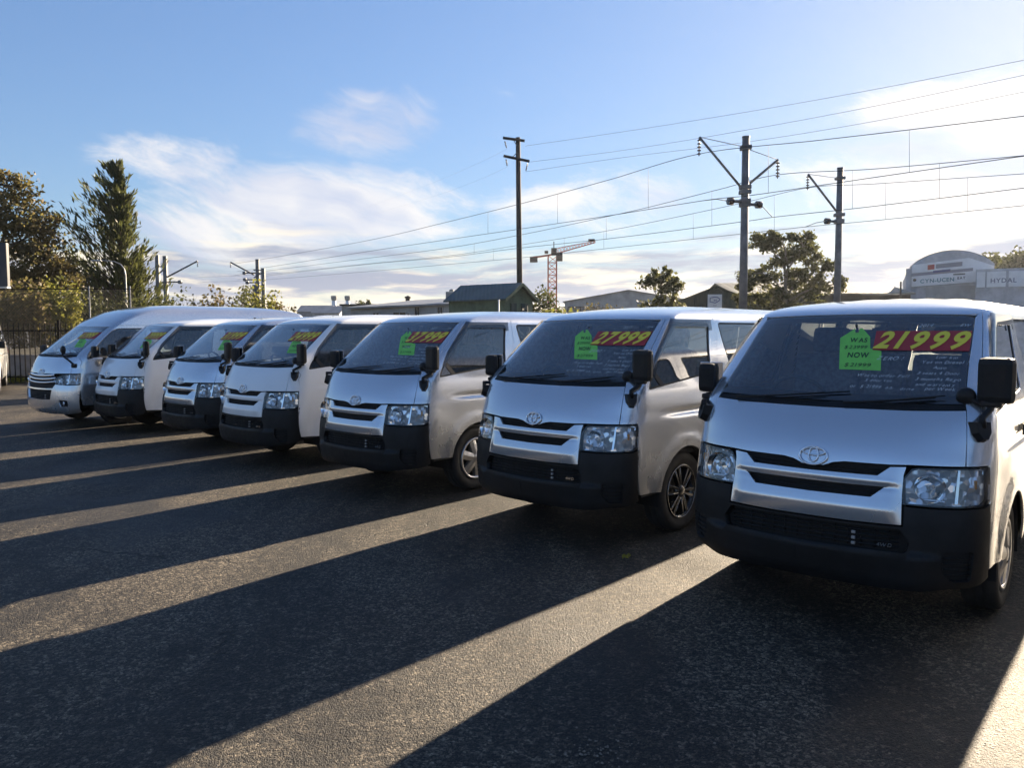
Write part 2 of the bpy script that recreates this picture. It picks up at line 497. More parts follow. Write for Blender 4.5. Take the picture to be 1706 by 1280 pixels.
# ------------------------------------------------------------------ the van's skin
class Skin:
    """body surface as (q, v): q runs round the plan outline from the middle of the front, v up the profile"""
    def __init__(s, rows, length, wheelbase, rear_rows):
        T = np.array(rows, float)                        # z, d0, w, L, n
        arc = np.concatenate([[0], np.cumsum(np.hypot(np.hypot(np.diff(T[:, 0]), np.diff(T[:, 1])), np.diff(T[:, 2])))])
        s.T, s.arc, s.len, s.wb = T, arc, length, wheelbase
        s.vmax = arc[-1]; s.vt = np.linspace(0, s.vmax, 900); s.tab = [pchip(arc, T[:, i], s.vt) for i in range(5)]
        rr = np.array(rear_rows, float); s.rear = pchip(rr[:, 0], rr[:, 1], s.tab[0])
        s.w_ref = T[:, 2].max(); L, n = .42, 2.4
        t = np.linspace(0, 1, 2000)**.6 * math.pi / 2; t[-1] = math.pi / 2
        eta = np.sin(t)**(2 / n); dep = 1 - np.cos(t)**(2 / n); dep[-1] = 1; eta[-1] = 1
        a = np.concatenate([[0], np.cumsum(np.hypot(np.diff(eta) * s.w_ref, np.diff(dep) * L))])
        s.eta, s.a = eta, a; s.A = a[-1]; s.B = length - .55; s.LR = .16
    def prof(s, v):
        v = np.clip(v, 0, s.vmax)
        return [np.interp(v, s.vt, c) for c in s.tab] + [np.interp(v, s.vt, s.rear)]
    def v_of(s, z): return np.interp(z, s.tab[0], s.vt)
    def P(s, q, v):
        """-> (N,3) van coordinates: X forwards, Y to the van's left, Z up"""
        q, v = np.asarray(q, float), np.asarray(v, float)
        z, d0, w, L, n, de = s.prof(v); sg = np.sign(q); aq = np.abs(q)
        eta = np.interp(aq, s.a, s.eta)
        dep = 1 - np.maximum(1 - eta**n, 0)**(1 / n)
        f = aq <= s.A
        d = np.where(f, d0 + L * dep, 0); y = np.where(f, w * eta, w)
        ds = d0 + L
        t = np.clip((aq - s.A) / s.B, 0, 1); d = np.where(f, d, ds + (de - s.LR - ds) * t)
        # rear corner and back
        k = np.clip((aq - s.A - s.B) / .25, 0, 1); th = k * math.pi / 2
        rc = np.minimum(s.LR, w * .9)
        rear = aq > s.A + s.B
        d = np.where(rear, de - s.LR + s.LR * np.sin(th), d); y = np.where(rear, w - rc + rc * np.cos(th), y)
        k2 = np.clip((aq - s.A - s.B - .25) / .8, 0, 1)
        y = np.where(k2 > 0, (w - rc) * (1 - k2), y)
        return np.stack([-d, y * sg, z], -1)
    def F(s, y, z):
        v = float(s.v_of(z)); w = np.interp(v, s.vt, s.tab[2])
        return (math.copysign(float(np.interp(min(abs(y) / w, 1), s.eta, s.a)), y), v)
    def D(s, d, z, sg=1):
        v = float(s.v_of(z)); z_, d0, w, L, n, de = (float(c) for c in s.prof(v))
        if d >= d0 + L: return (sg * (s.A + s.B * (d - d0 - L) / (de - s.LR - d0 - L)), v)
        eta = max(0, 1 - max(0, 1 - (d - d0) / L)**n)**(1 / n)
        return (sg * float(np.interp(eta, s.eta, s.a)), v)
    def pos(s, Q, off=0.0, fn=None):
        Q = np.asarray(Q, float); q, v = Q[:, 0], Q[:, 1]; e = 2e-3
        def nrm(pf):
            n = np.cross(pf(q + e, v) - pf(q - e, v), pf(q, v + e) - pf(q, v - e))
            return n / (np.linalg.norm(n, axis=1, keepdims=True) + 1e-12)
        N = nrm(s.P)
        if fn is None: return s.P(q, v) + off * N, N
        def shifted(q, v):
            p = s.P(q, v); n = np.cross(s.P(q + e, v) - s.P(q - e, v), s.P(q, v + e) - s.P(q, v - e))
            n = n / (np.linalg.norm(n, axis=1, keepdims=True) + 1e-12)
            return p + n * (off + fn(q, v, p))[:, None]
        return shifted(q, v), nrm(shifted)
    def panel(s, name, poly, m, parent=None, holes=(), off=0.0, fn=None, gap=.0025, rim=.014, step=.045, flip=False, build=True):
        """a sheet of the skin bounded by poly, open at holes, turned in at its edges"""
        if flip:
            poly = [(-q, v) for q, v in poly][::-1]; holes = [[(-q, v) for q, v in h][::-1] for h in holes]
        loops = [dense(inset(poly, gap), step * .7)] + [dense(inset(h, -gap), step * .7) for h in holes]
        pts, edges = [], []
        for lp in loops:
            k = len(pts); pts += lp; edges += [(k + i, k + (i + 1) % len(lp)) for i in range(len(lp))]
        bx = np.array(loops[0]); lo, hi = bx.min(0), bx.max(0)
        gx = np.arange(lo[0] + step / 2, hi[0], step); gy = np.arange(lo[1] + step / 2, hi[1], step)
        if len(gx) and len(gy):
            G = np.stack(np.meshgrid(gx, gy), -1).reshape(-1, 2)
            ok = in_poly(G, inset(loops[0], step * .25))
            for lp in loops[1:]: ok &= ~in_poly(G, inset(lp, -step * .25))
            pts += [tuple(p) for p in G[ok]]
        r = delaunay_2d_cdt([Vector(p) for p in pts], edges, [], 0, 1e-6)
        V = np.array([tuple(p) for p in r[0]]); Fc = np.array([f for f in r[2]])
        C = V[Fc].mean(1); ok = in_poly(C, loops[0])
        for lp in loops[1:]: ok &= ~in_poly(C, lp)
        Fc = Fc[ok]
        a, b, c = V[Fc[:, 0]], V[Fc[:, 1]], V[Fc[:, 2]]
        ar = (b[:, 0] - a[:, 0]) * (c[:, 1] - a[:, 1]) - (b[:, 1] - a[:, 1]) * (c[:, 0] - a[:, 0])
        Fc[ar < 0] = Fc[ar < 0][:, ::-1]
        P, N = s.pos(V, off, fn)
        allP, allN, faces = [P], [N], [Fc]; k = len(P)
        if rim:
            for li, lp in enumerate(loops):
                lp = np.array(lp); p, n = s.pos(lp, off, fn)
                area = np.sum(np.roll(lp[:, 0], 1) * lp[:, 1] - lp[:, 0] * np.roll(lp[:, 1], 1))
                nx = np.roll(p, -1, 0) - np.roll(p, 1, 0)
                side = np.cross(nx, n); side /= np.linalg.norm(side, axis=1, keepdims=True) + 1e-12
                rev = (area < 0) != (li > 0)
                if rev: side = -side
                m_ = len(lp)
                r1 = p; r2 = p - n * rim
                i = np.arange(m_); j = (i + 1) % m_
                f = np.concatenate([np.stack([k + i, k + m_ + i, k + m_ + j], -1), np.stack([k + i, k + m_ + j, k + j], -1)])
                if rev: f = f[:, ::-1]
                allP += [r1, r2]; nn = n * .5 + side; nn /= np.linalg.norm(nn, axis=1, keepdims=True)
                allN += [nn, side]; faces.append(f); k += 2 * m_
        P, N, Fc = np.concatenate(allP), np.concatenate(allN), np.concatenate(faces)
        if not build: return P, Fc, N
        return mesh_obj(name, P, Fc, m, parent, normals=N)


def merge(name, parts, m, parent):
    P, F, N = [], [], []; k = 0
    for p, f, n in parts:
        P.append(p); F.append(f + k); N.append(n); k += len(p)
    return mesh_obj(name, np.concatenate(P), np.concatenate(F), m, parent, normals=np.concatenate(N))

# ------------------------------------------------------------------ vans
ROWS_LOW = [  # z, d0, w, L, n
 (.235, .12, .80, .42, 2.65), (.30, .055, .826, .42, 2.65), (.36, .03, .838, .42, 2.65), (.50, .015, .845, .42, 2.65), (.64, .022, .847, .42, 2.65),
 (.72, .036, .847, .42, 2.65), (.80, .056, .847, .42, 2.65), (.90, .078, .847, .42, 2.65), (.96, .094, .846, .415, 2.65), (1.02, .118, .843, .40, 2.62),
 (1.12, .178, .837, .33, 2.65), (1.20, .242, .829, .26, 2.7), (1.26, .303, .817, .215, 2.75), (1.32, .368, .803, .195, 2.8), (1.45, .525, .775, .18, 2.8),
 (1.60, .705, .744, .172, 2.8), (1.74, .878, .712, .17, 2.8), (1.785, .938, .698, .18, 2.8), (1.818, 1.02, .668, .21, 2.7), (1.842, 1.13, .62, .27, 2.6),
 (1.864, 1.30, .545, .34, 2.5), (1.882, 1.54, .43, .40, 2.4), (1.894, 1.82, .30, .42, 2.4), (1.902, 2.1, .17, .42, 2.4), (1.906, 2.4, .006, .40, 2.4)]
REAR_LOW = [(0, 4.66), (1.2, 4.69), (1.75, 4.64), (1.818, 4.56), (1.864, 4.3), (1.882, 4.0), (1.894, 3.6), (1.902, 3.2), (1.906, 2.9)]
KW = 1.11
ROWS_HIGH = [(z, d0, w * KW, L, n) for z, d0, w, L, n in ROWS_LOW[:17]] + [
 (1.785, .932, .785, .19, 2.8), (1.85, 1.01, .775, .22, 2.75), (1.96, 1.19, .755, .30, 2.6), (2.04, 1.37, .725, .38, 2.5), (2.10, 1.58, .66, .46, 2.4), (2.15, 1.86, .53, .50, 2.4),
 (2.18, 2.15, .36, .50, 2.4), (2.195, 2.45, .18, .48, 2.4), (2.20, 2.75, .006, .40, 2.4)]
REAR_HIGH = [(0, 5.33), (1.2, 5.38), (1.8, 5.32), (2.04, 5.22), (2.10, 5.0), (2.15, 4.7), (2.18, 4.3), (2.195, 3.9), (2.20, 3.4)]
DW = 1.03                                           # front axle behind the nose


def make_skin(high):
    if high: return Skin(ROWS_HIGH, 5.38, 3.11, REAR_HIGH)
    return Skin(ROWS_LOW, 4.69, 2.57, REAR_LOW)


def arc_pts(cd, cz, r, a0, a1, n=14):
    return [(cd + r * math.cos(R(a0 + (a1 - a0) * i / n)), cz + r * math.sin(R(a0 + (a1 - a0) * i / n))) for i in range(n + 1)]


def decal(sk, name, V, Fc, y0, z0, m, parent, off=.004, scale_z=.64, wide=1.0):
    y = y0 + V[:, 0] * wide; z = z0 + V[:, 1] * scale_z
    v = sk.v_of(z); w = np.interp(v, sk.vt, sk.tab[2]); q = np.sign(y) * np.interp(np.minimum(np.abs(y) / w, 1), sk.eta, sk.a)
    P, N = sk.pos(np.stack([q, v], -1), off)
    return mesh_obj(name, P, Fc, m, parent, normals=N)


def build_rim(kind):
    """wheel face looking along +Y (outwards), centred on the origin"""
    b = MB(); e = None
    if kind == 'six':
        b.lathe([(.212, -.02), (.222, .012), (.215, .022), (.200, .020), (.190, .004), (.186, -.05)], 36)
        for i in range(6):
            a = R(60 * i + 17)
            for sgn in (1,):
                u = Vector((math.cos(a), 0, math.sin(a))); t = Vector((-math.sin(a), 0, math.cos(a)))
                pr = [u * .05 - t * .040, u * .19 - t * .046, u * .19 + t * .046, u * .05 + t * .040]
                top = [p + Vector((0, .024 if i_ in (0, 3) else .006, 0)) for i_, p in enumerate(pr)]
                mid = [u * .05 + Vector((0, .034, 0)), u * .19 + Vector((0, .016, 0))]
                lo = [p + Vector((0, -.03, 0)) for p in pr]
                vs = top + mid + lo
                b.add(vs, [(0, 1, 5, 4), (4, 5, 2, 3), (0, 6, 7, 1), (3, 2, 8, 9), (1, 7, 8, 2, 5)])
        b.lathe([(.0, .034), (.03, .034), (.038, .030), (.062, .026), (.07, -.02)], 24)
    else:
        b.lathe([(.205, -.06), (.222, .004), (.218, .012), (.205, .006), (.196, -.05)], 40)
        for i in range(6):
            for k in (-1, 1):
                a = R(60 * i + 11); u = Vector((math.cos(a), 0, math.sin(a))); t = Vector((-math.sin(a), 0, math.cos(a))) * k
                p0, p1 = u * .045 + t * .012, u * .205 + t * .030
                w0, w1 = .010, .011; yy = Vector((0, 1, 0))
                vs = [p0 - t * w0 + yy * .012, p1 - t * w1 + yy * .008, p1 + t * w1 + yy * .008, p0 + t * w0 + yy * .012]
                vs += [v - yy * .035 for v in vs]
                b.add(vs, [(0, 1, 2, 3), (0, 4, 5, 1), (1, 5, 6, 2), (2, 6, 7, 3)])
        b.lathe([(.0, .018), (.028, .018), (.05, .012), (.058, -.03)], 24)
        e = MB()
        e.tube([Vector((.220 * math.cos(R(i * 9)), .012, .220 * math.sin(R(i * 9)))) for i in range(40)], .0035, 6, closed=True)
        for i in range(6):
            for k in (-1, 1):
                a = R(60 * i + 11); u = Vector((math.cos(a), 0, math.sin(a))); t = Vector((-math.sin(a), 0, math.cos(a))) * k
                e.tube([u * .05 + t * .020 + Vector((0, .013, 0)), u * .203 + t * .040 + Vector((0, .009, 0))], .0022, 5)
    return b, e


def build_wheel(parent, d, side, half, rim):
    tr = .335
    w = MB(); W = .098
    w.lathe([(.222, W * .78), (.262, W), (.300, W * 1.02), (.322, W * .92), (.334, W * .70), (tr, W * .35), (tr - .006, W * .30), (tr - .006, W * .22), (tr, W * .18),
             (tr, -W * .18), (tr - .006, -W * .22), (tr, -W * .35), (.334, -W * .70), (.322, -W * .92), (.30, -W), (.222, -W * .9)], 44)
    o = w.build('wheel', M['rubber'], parent)
    o.location = (-d, side * (half - .118), tr)
    if side < 0: o.rotation_euler = (0, 0, math.pi)
    b, e = build_rim(rim)
    r_ = b.build('rim', M['alloy'] if rim == 'six' else M['dark_alloy'], o); r_.location = (0, W - .022, 0)
    if e:
        q = e.build('rim_edge', M['alloy_edge'], o); q.location = (0, W - .020, 0)
    k = MB(); k.lathe([(.0, -.03), (.20, -.03), (.222, .0)], 30); k.lathe([(.0, -.012), (.135, -.012), (.135, -.028)], 30)
    k.build('brake_drum', M['underbody'], o)
    return o


def build_emblem(sk, parent, high):
    s = 1.15 if high else 1.0
    z0 = .962; p, n = sk.pos(np.array([sk.F(0.0, z0)]), .0)
    p = Vector(p[0]); n = Vector(n[0]); up = (Vector((0, 0, 1)) - n * n.z).normalized(); rt = Vector((0, 1, 0))
    b = MB(); A, B = .077 * s, .052 * s
    def ell(cx, cz, a, c, r, k=36):
        b.tube([p + n * .008 + rt * (cx + a * math.cos(2 * math.pi * i / k)) + up * (cz + c * math.sin(2 * math.pi * i / k)) for i in range(k)], r, 6, closed=True)
    ell(0, 0, A, B, .0065 * s); ell(0, .006 * s, A * .34, B * .80, .005 * s); ell(0, B * .44, A * .80, B * .40, .005 * s)
    return b.build('emblem', M['chrome'], parent)


def build_seat(parent, y, wide=.48):
    s = MB(); s.box((-1.22, y, .93), (.50, wide, .16), bev=.05)
    o = s.build('seat', M['seat'], parent)
    b = MB(); rot = Matrix.Rotation(R(-14), 3, 'Y'); b.box((-1.50, y, 1.22), (.14, wide - .02, .58), rot, bev=.05)
    b.build('backrest', M['seat'], o)
    h = MB(); h.box((-1.60, y, 1.60), (.10, .26, .19), rot, bev=.045)
    for q in (-.06, .06): h.tube([(-1.575, y + q, 1.48), (-1.59, y + q, 1.56)], .007, 6)
    h.build('headrest', M['seat'], o)
    return o


def build_van(high, paint, rim, label, group, front_dark=True):
    sk = make_skin(high); k = KW if high else 1.0; half = sk.w_ref
    root = thing('passenger_van' if high else 'delivery_van', label, 'van', group=group)
    F = lambda y, z: sk.F(y * k, z)
    D = sk.D
    dr2 = DW + sk.wb; rear_end = sk.len - .10
    top = 1.79
    paint_m = M[paint]
    def side_fn(q, v, P):
        d, z = -P[:, 0], P[:, 2]
        fl = np.zeros_like(d)
        for c in (DW, dr2): fl = np.maximum(fl, sstep(.53, .44, np.hypot(d - c, z - .335)))
        sh = sstep(1.03, .975, z) * sstep(.5, .9, d) * sstep(.2, .5, z)
        return .013 * fl + .011 * sh - .012 * np.exp(-((z - 1.015) / .022)**2) * sstep(.55, 1.0, d)
    # --- roof
    Qe = sk.A + sk.B + .25 + .8
    ftop = 1.762
    rp = [F(-.60, ftop), F(-.3, ftop + .008), F(0, ftop + .011), F(.3, ftop + .008), F(.60, ftop), F(.652, ftop + .006), D(1.12, top), D(1.6, top), D(3.0, top), (sk.A + sk.B, sk.v_of(top)), (Qe, sk.v_of(top))]
    rp += [(Qe, sk.vmax - .004), (-Qe, sk.vmax - .004)] + [(-q, v) for q, v in rp[::-1]][:6]
    def roof_fn(q, v, P):
        return .005 * np.cos(P[:, 1] * 2 * math.pi / .19) * sstep(1.3, 1.9, -P[:, 0]) * sstep(.62, .5, np.abs(P[:, 1])) * sstep(1.855, 1.88, P[:, 2])
    roof = sk.panel('roof', rp, paint_m, root, step=.06, rim=.02, fn=None if high else roof_fn)
    # --- front corner panels, doors, sides
    pillar = [(.776, 1.215), (.752, 1.33), (.722, 1.50), (.690, 1.66), (.662, 1.772)]
    door_front = [(.372, .96), (.372, 1.10)]
    win_f = rounded([(.50, 1.212), (1.52, 1.305), (1.625, 1.742), (1.02, 1.735), (.69, 1.45)], [.03, .05, .05, .12, .2])
    win_s = rounded([(1.90, 1.335), (2.72, 1.345), (2.72, 1.742), (1.79, 1.742)], .05)
    win_r = rounded([(2.93, 1.345), (rear_end - .25, 1.35), (rear_end - .30, 1.742), (2.93, 1.742)], .06)
    Dp = lambda pts: [D(d, z) for d, z in pts]
    lower = [(.372, .40), (.648, .39)] + arc_pts(DW, .335, .385, 172, 8)[0:] + [(1.43, .345), (1.60, .345)]
    door = Dp(lower) + Dp([(1.66, .80), (1.68, 1.2), (1.72, 1.6), (1.73, top)]) + Dp([(1.3, top)]) + [F(.652, top - .004)] + [F(*p) for p in pillar[::-1]] + Dp([(.40, 1.15), (.372, 1.10)])
    slide = Dp([(1.60, .345), (2.84, .345), (2.84, top), (1.73, top), (1.72, 1.6), (1.68, 1.2), (1.66, .80)])
    rearq = Dp([(2.84, .345), (dr2 - .40, .345)] + arc_pts(dr2, .335, .385, 178, 2) + [(dr2 + .42, .345), (sk.len - .16, .40)]) + [(sk.A + sk.B, sk.v_of(.8)), (sk.A + sk.B, sk.v_of(top))] + Dp([(2.84, top)])
    fender = [F(.735, .955), F(.80, .955)] + Dp([(.372, .957), (.372, 1.10), (.40, 1.15)]) + [F(*p) for p in pillar] + [F(.652, top - .006), F(.645, 1.772), F(.632, 1.745), F(.662, 1.50), F(.697, 1.273), F(.706, 1.245)]
    # windows of the lining are cut a little larger
    holes = []
    for s in (1, -1):
        fl = s < 0
        holes += [[(q * s, v) for q, v in Dp(w)] for w in (win_f, win_s, win_r)]
        sk.panel('fender', fender, paint_m, root, gap=.0035, flip=fl, step=.035)
        dd = sk.panel('front_door', door, paint_m, root, holes=[Dp(win_f)], flip=fl, fn=side_fn, gap=.0038)
        sk.panel('window_seal', inset(Dp(win_f), -.004), M['rubber'], dd, holes=[inset(Dp(win_f), .018)], off=-.003, gap=0, rim=.012, flip=fl)
        sk.panel('window', inset(Dp(win_f), .014), M['tint'], dd, off=-.008, gap=0, rim=0, flip=fl, step=.08)
        # quarter light divider and smoked visor over the window
        dv = Dp([(.70, 1.225), (.76, 1.23), (.63, 1.40), (.60, 1.365)])
        sk.panel('window_divider', dv, M['rubber'], dd, off=-.002, gap=0, flip=fl)
        vz = [D(d, z) for d, z in ((.60, 1.30), (.72, 1.45), (1.03, 1.70), (1.60, 1.70), (1.60, 1.672), (1.645, 1.672), (1.66, 1.765), (1.02, 1.765), (.67, 1.46), (.58, 1.32))]
        if not high: sk.panel('wind_deflector', vz, M['visor'], dd, off=.014, gap=0, rim=.004, flip=fl)
        h = MB(); hd, hz = 1.46, 1.06; q = np.array([sk.D(hd, hz, s)]); p, n = sk.pos(q, .012); p = Vector(p[0])
        h.box(p + Vector((0, s * .014, 0)), (.20, .026, .034), bev=.008); h.box(p + Vector((-.0, 0, -.004)), (.24, .012, .07), bev=.004)
        h.build('handle', M['black_plastic'] if not high else paint_m, dd)
        sl = sk.panel('sliding_door' if s > 0 or True else 'x', slide, paint_m, root, holes=[Dp(win_s)], flip=fl, fn=side_fn, gap=.0038, step=.06)
        sk.panel('window_seal', inset(Dp(win_s), -.004), M['rubber'], sl, holes=[inset(Dp(win_s), .016)], off=-.003, gap=0, flip=fl)
        sk.panel('window', inset(Dp(win_s), .012), M['privacy'], sl, off=-.007, gap=0, rim=0, flip=fl, step=.1)
        rq = sk.panel('side_panel', rearq, paint_m, root, holes=[Dp(win_r)], flip=fl, fn=side_fn, gap=.0038, step=.07)
        sk.panel('window_seal', inset(Dp(win_r), -.004), M['rubber'], rq, holes=[inset(Dp(win_r), .016)], off=-.003, gap=0, flip=fl)
        sk.panel('window', inset(Dp(win_r), .012), M['privacy'], rq, off=-.007, gap=0, rim=0, flip=fl, step=.12)
        rail = Dp([(1.74, 1.035), (4.3, 1.035), (4.3, 1.015), (1.74, 1.015)])
        if s < 0 or high: sk.panel('slide_rail', rail, M['dark'], rq, off=.006, gap=0, flip=fl)
    # --- tail
    qb = sk.A + sk.B
    bh = rounded([(qb + .33, sk.v_of(1.25)), (Qe, sk.v_of(1.25)), (2 * Qe - qb - .33, sk.v_of(1.25)), (2 * Qe - qb - .33, sk.v_of(1.72)), (qb + .33, sk.v_of(1.72))], .05)
    def tail_half(fl):
        pl = [(qb, sk.v_of(.42)), (Qe, sk.v_of(.42)), (Qe, sk.v_of(top)), (qb, sk.v_of(top))]
        hl = [(qb + .33, sk.v_of(1.25)), (Qe - .03, sk.v_of(1.25)), (Qe - .03, sk.v_of(1.72)), (qb + .33, sk.v_of(1.72))]
        return sk.panel('t', pl, paint_m, holes=[hl], flip=fl, step=.08, build=False, gap=.001), sk.panel('t', hl, paint_m, flip=fl, step=.1, build=False, gap=0, rim=0, off=-.006)
    t1, g1 = tail_half(False); t2, g2 = tail_half(True)
    tg = merge('tailgate', [t1, t2], paint_m, root); merge('rear_window', [g1, g2], M['privacy'], tg)
    for s in (1, -1):
        sk.panel('tail_light', [(qb + .04, sk.v_of(.75)), (qb + .27, sk.v_of(.75)), (qb + .27, sk.v_of(1.2)), (qb + .04, sk.v_of(1.2))], M['tail_red'], root, off=.008, gap=0, flip=s < 0)
    b = MB(); b.box((-(sk.len - .02), 0, .42), (.16, half * 1.9, .20), bev=.05); b.build('rear_bumper', M['black_plastic'], root)
    # --- bonnet and what is under it
    dip = [(-.17, .944), (-.11, .934), (-.06, .913), (0, .907), (.06, .913), (.11, .934), (.17, .944)]
    bon = [F(-.735, .955), F(-.50, .953), F(-.40, .947)] + [F(*p) for p in dip] + [F(.40, .947), F(.50, .953), F(.735, .955), F(.728, 1.10), F(.708, 1.243), F(.45, 1.232), F(0, 1.228), F(-.45, 1.232), F(-.708, 1.243), F(-.728, 1.10)]
    sk.panel('bonnet', bon, paint_m, root, gap=.004, step=.04)
    build_emblem(sk, root, high)
    # --- windscreen: black printed border, clear glass, cowl and wipers
    ws = [F(-.697, 1.273), F(-.35, 1.266), F(0, 1.263), F(.35, 1.266), F(.697, 1.273), F(.662, 1.50), F(.632, 1.745)] + [F(.58, 1.757), F(.3, 1.766), F(0, 1.769), F(-.3, 1.766), F(-.58, 1.757), F(-.632, 1.745), F(-.662, 1.50)]
    inner = rounded([F(-.655, 1.318), F(0, 1.305), F(.655, 1.318), F(.625, 1.50), F(.595, 1.715), F(0, 1.742), F(-.595, 1.715), F(-.625, 1.50)], [.03, 0, .03, 0, .05, 0, .05, 0])
    wsn = sk.panel('windscreen', ws, M['glass'], root, off=.000, gap=.002, rim=0, step=.06)
    sk.panel('windscreen_border', inset(ws, .003), M['gloss_black'], wsn, holes=[inner], off=-.006, gap=0, rim=.004)
    cw = [F(-.706, 1.247), F(-.4, 1.236), F(0, 1.232), F(.4, 1.236), F(.706, 1.247), F(.697, 1.271), F(.35, 1.264), F(0, 1.261), F(-.35, 1.264), F(-.697, 1.271)]
    sk.panel('cowl', cw, M['black_plastic'], root, off=-.006, gap=.001)
    for pv, tip in (((.10, 1.243), (.60, 1.300)), ((-.56, 1.243), (-.02, 1.292))):
        pts = [sk.F((pv[0] + (tip[0] - pv[0]) * t) * k, pv[1] + (tip[1] - pv[1]) * t**1.3) for t in np.linspace(0, 1, 7)]
        p, n = sk.pos(np.array(pts), .022); b = MB(); b.tube(list(p), [.009, .007, .006, .005, .005, .004, .004], 6)
        bl = [sk.F((pv[0] + .16 * (1 if pv[0] < .5 else 1) + (tip[0] - pv[0]) * t * .95) * k, pv[1] + .016 + (tip[1] - pv[1]) * t) for t in np.linspace(.0, 1, 9)]
        p2, _ = sk.pos(np.array([q for q in bl if abs(q[0]) < .64 * k]), .012)
        if len(p2) > 1: b.tube(list(p2), .005, 6)
        b.build('wiper', M['dark'], root)
    # --- grille
    dark_back = [F(-.50, .64), F(.50, .64), F(.47, .96), F(-.47, .96)]
    g = sk.panel('grille', dark_back, M['dark'], root, off=-.035, gap=0, rim=0)
    def trim_fn(q, v, P):
        z = P[:, 2]; ab = np.abs(P[:, 1]) / k
        low = np.interp(z, [.63, .70, .80, .83], [.0, .020, .008, .0]); up = np.interp(z, [.825, .855, .89, .95], [0, .012, .006, 0])
        return (low + up) * sstep(.475, .40, ab)
    if not high:
        tr = [F(-.478, .640), F(-.2, .634), F(.2, .634), F(.478, .640), F(.470, .80), F(.470, .90), F(.480, .946), F(.400, .940), F(.342, .890), F(0, .886), F(-.342, .890), F(-.400, .940), F(-.480, .946), F(-.470, .90), F(-.470, .80)]
        sl2 = [F(-.376, .828), F(-.318, .774), F(0, .770), F(.318, .774), F(.376, .828), F(0, .826)]
        sk.panel('grille_trim', tr, paint_m, g, holes=[sl2[::1]], fn=trim_fn, gap=.003, rim=.03, step=.025)
        b = MB()
        for z in (.790, .808, .903, .92):
            pts, _ = sk.pos(np.array([sk.F(y, z) for y in np.linspace(-.36, .36, 9)]), -.022); b.tube(list(pts), .004, 4)
        b.build('grille_bar', M['black_plastic'], g)
    else:
        b = MB()
        for z, ww, r in ((.905, .46, .022), (.845, .50, .020), (.785, .50, .016)):
            pts, _ = sk.pos(np.array([F(y, z + .03 * (abs(y) / .5)**2) for y in np.linspace(-ww, ww, 13)]), .004); b.tube(list(pts), r, 8)
        b.build('grille_bar', M['chrome'], g)
    # --- headlights
    for s in (1, -1):
        fl = s < 0
        if not high: hp = [F(.462, .748), F(.60, .745), F(.73, .744)] + Dp([(.300, .748), (.367, .775), (.367, .952)]) + [F(.735, .950), F(.53, .945), F(.500, .936), (F(.463, .880))]
        else: hp = [F(.50, .775), F(.64, .765), F(.74, .76)] + Dp([(.330, .765), (.367, .785), (.367, .955)]) + [F(.735, .952), F(.60, .930), F(.50, .885), F(.43, .845)]
        hl = sk.panel('headlight', hp, M['reflector'], root, off=-.036, gap=.004, rim=-.03, flip=fl, step=.03)
        bz = sk.panel('bezel', hp, M['gloss_black'], hl, holes=[inset(hp, .012)], off=-.002, gap=.002, rim=.03, flip=fl)
        sk.panel('lens', inset(hp, .010), M['lens'], hl, off=.002, gap=0, rim=.0, flip=fl, step=.03)
        def on(y, z, off): p, n = sk.pos(np.array([F(s * y, z)]), off); return Vector(p[0]), Vector(n[0])
        c, n = on(.60, .845, -.022)
        b = MB(); xx = Vector((1, 0, 0))
        b.lathe([(.078, .02), (.066, .004), (.045, -.012), (.018, -.02)], 24, 'x', c); b.build('reflector_bowl', M['chrome'], hl)
        b = MB(); b.lathe([(.0, .022), (.012, .018), (.015, .0), (.015, -.02)], 12, 'x', c); b.build('bulb', M['bulb'], hl)
        # divider fin and side indicator with its amber bulb
        dvp = [sk.F(s * y * k, z) for y, z in ((.708, .765), (.722, .765), (.722, .938), (.712, .938))]
        if not fl: sk.panel('divider', dvp, M['chrome'], hl, off=-.02, gap=0, rim=.04)
        else: sk.panel('divider', dvp[::-1], M['chrome'], hl, off=-.02, gap=0, rim=.04)
        c2, n2 = on(.80, .86, -.045)
        b = MB(); b.box(c2, (.02, .03, .05), bev=.008); b.build('indicator', M['amber'], hl)
        b = MB(); lo, _ = on(.62, .775, -.03); b.box(lo, (.03, .11, .03), bev=.008); b.build('side_lamp', M['bulb'], hl)
    # --- bumper with its lower grille, corner vents and ledge
    bm_m = M['black_plastic'] if not high else paint_m
    def bump_fn(q, v, P):
        z = P[:, 2]; ab = np.abs(P[:, 1]) / k
        return .026 * sstep(.495, .472, z) * sstep(.70, .52, ab) + .006 * sstep(.40, .30, z)
    half_low = [F(.30, .302), F(.60, .308)] + Dp([(.25, .322), (.30, .335), (.366, .36), (.366, .765), (.305, .742)]) + [F(.73, .738), F(.60, .738), F(.482, .741), F(.482, .634), F(.2, .629)]
    if high: half_low = [F(.30, .235), F(.60, .245)] + Dp([(.25, .25), (.30, .26), (.366, .28), (.366, .776), (.33, .757)]) + [F(.74, .753), F(.64, .757), F(.50, .768), F(.45, .70), F(.2, .69)]
    bp = [F(0, .300 if not high else .232)] + half_low + [F(0, .629 if not high else .69)] + [(-q, v) for q, v in half_low[::-1]]
    rec = rounded([F(-.50, .497), F(0, .492), F(.50, .497), F(.515, .55), F(.47, .617), F(0, .612), F(-.47, .617), F(-.515, .55)], .012)
    if high: rec = rounded([F(-.40, .50), F(0, .49), F(.40, .50), F(.44, .67), F(0, .66), F(-.44, .67)], .02)
    if not high: vent = rounded([F(.665, .515), F(.655, .42), F(.70, .355), F(.775, .36), F(.79, .515)], .02)
    else: vent = rounded([F(.60, .44), F(.62, .38), F(.735, .385), F(.735, .49), F(.60, .50)], .015)
    ventm = [(-q, v) for q, v in vent]
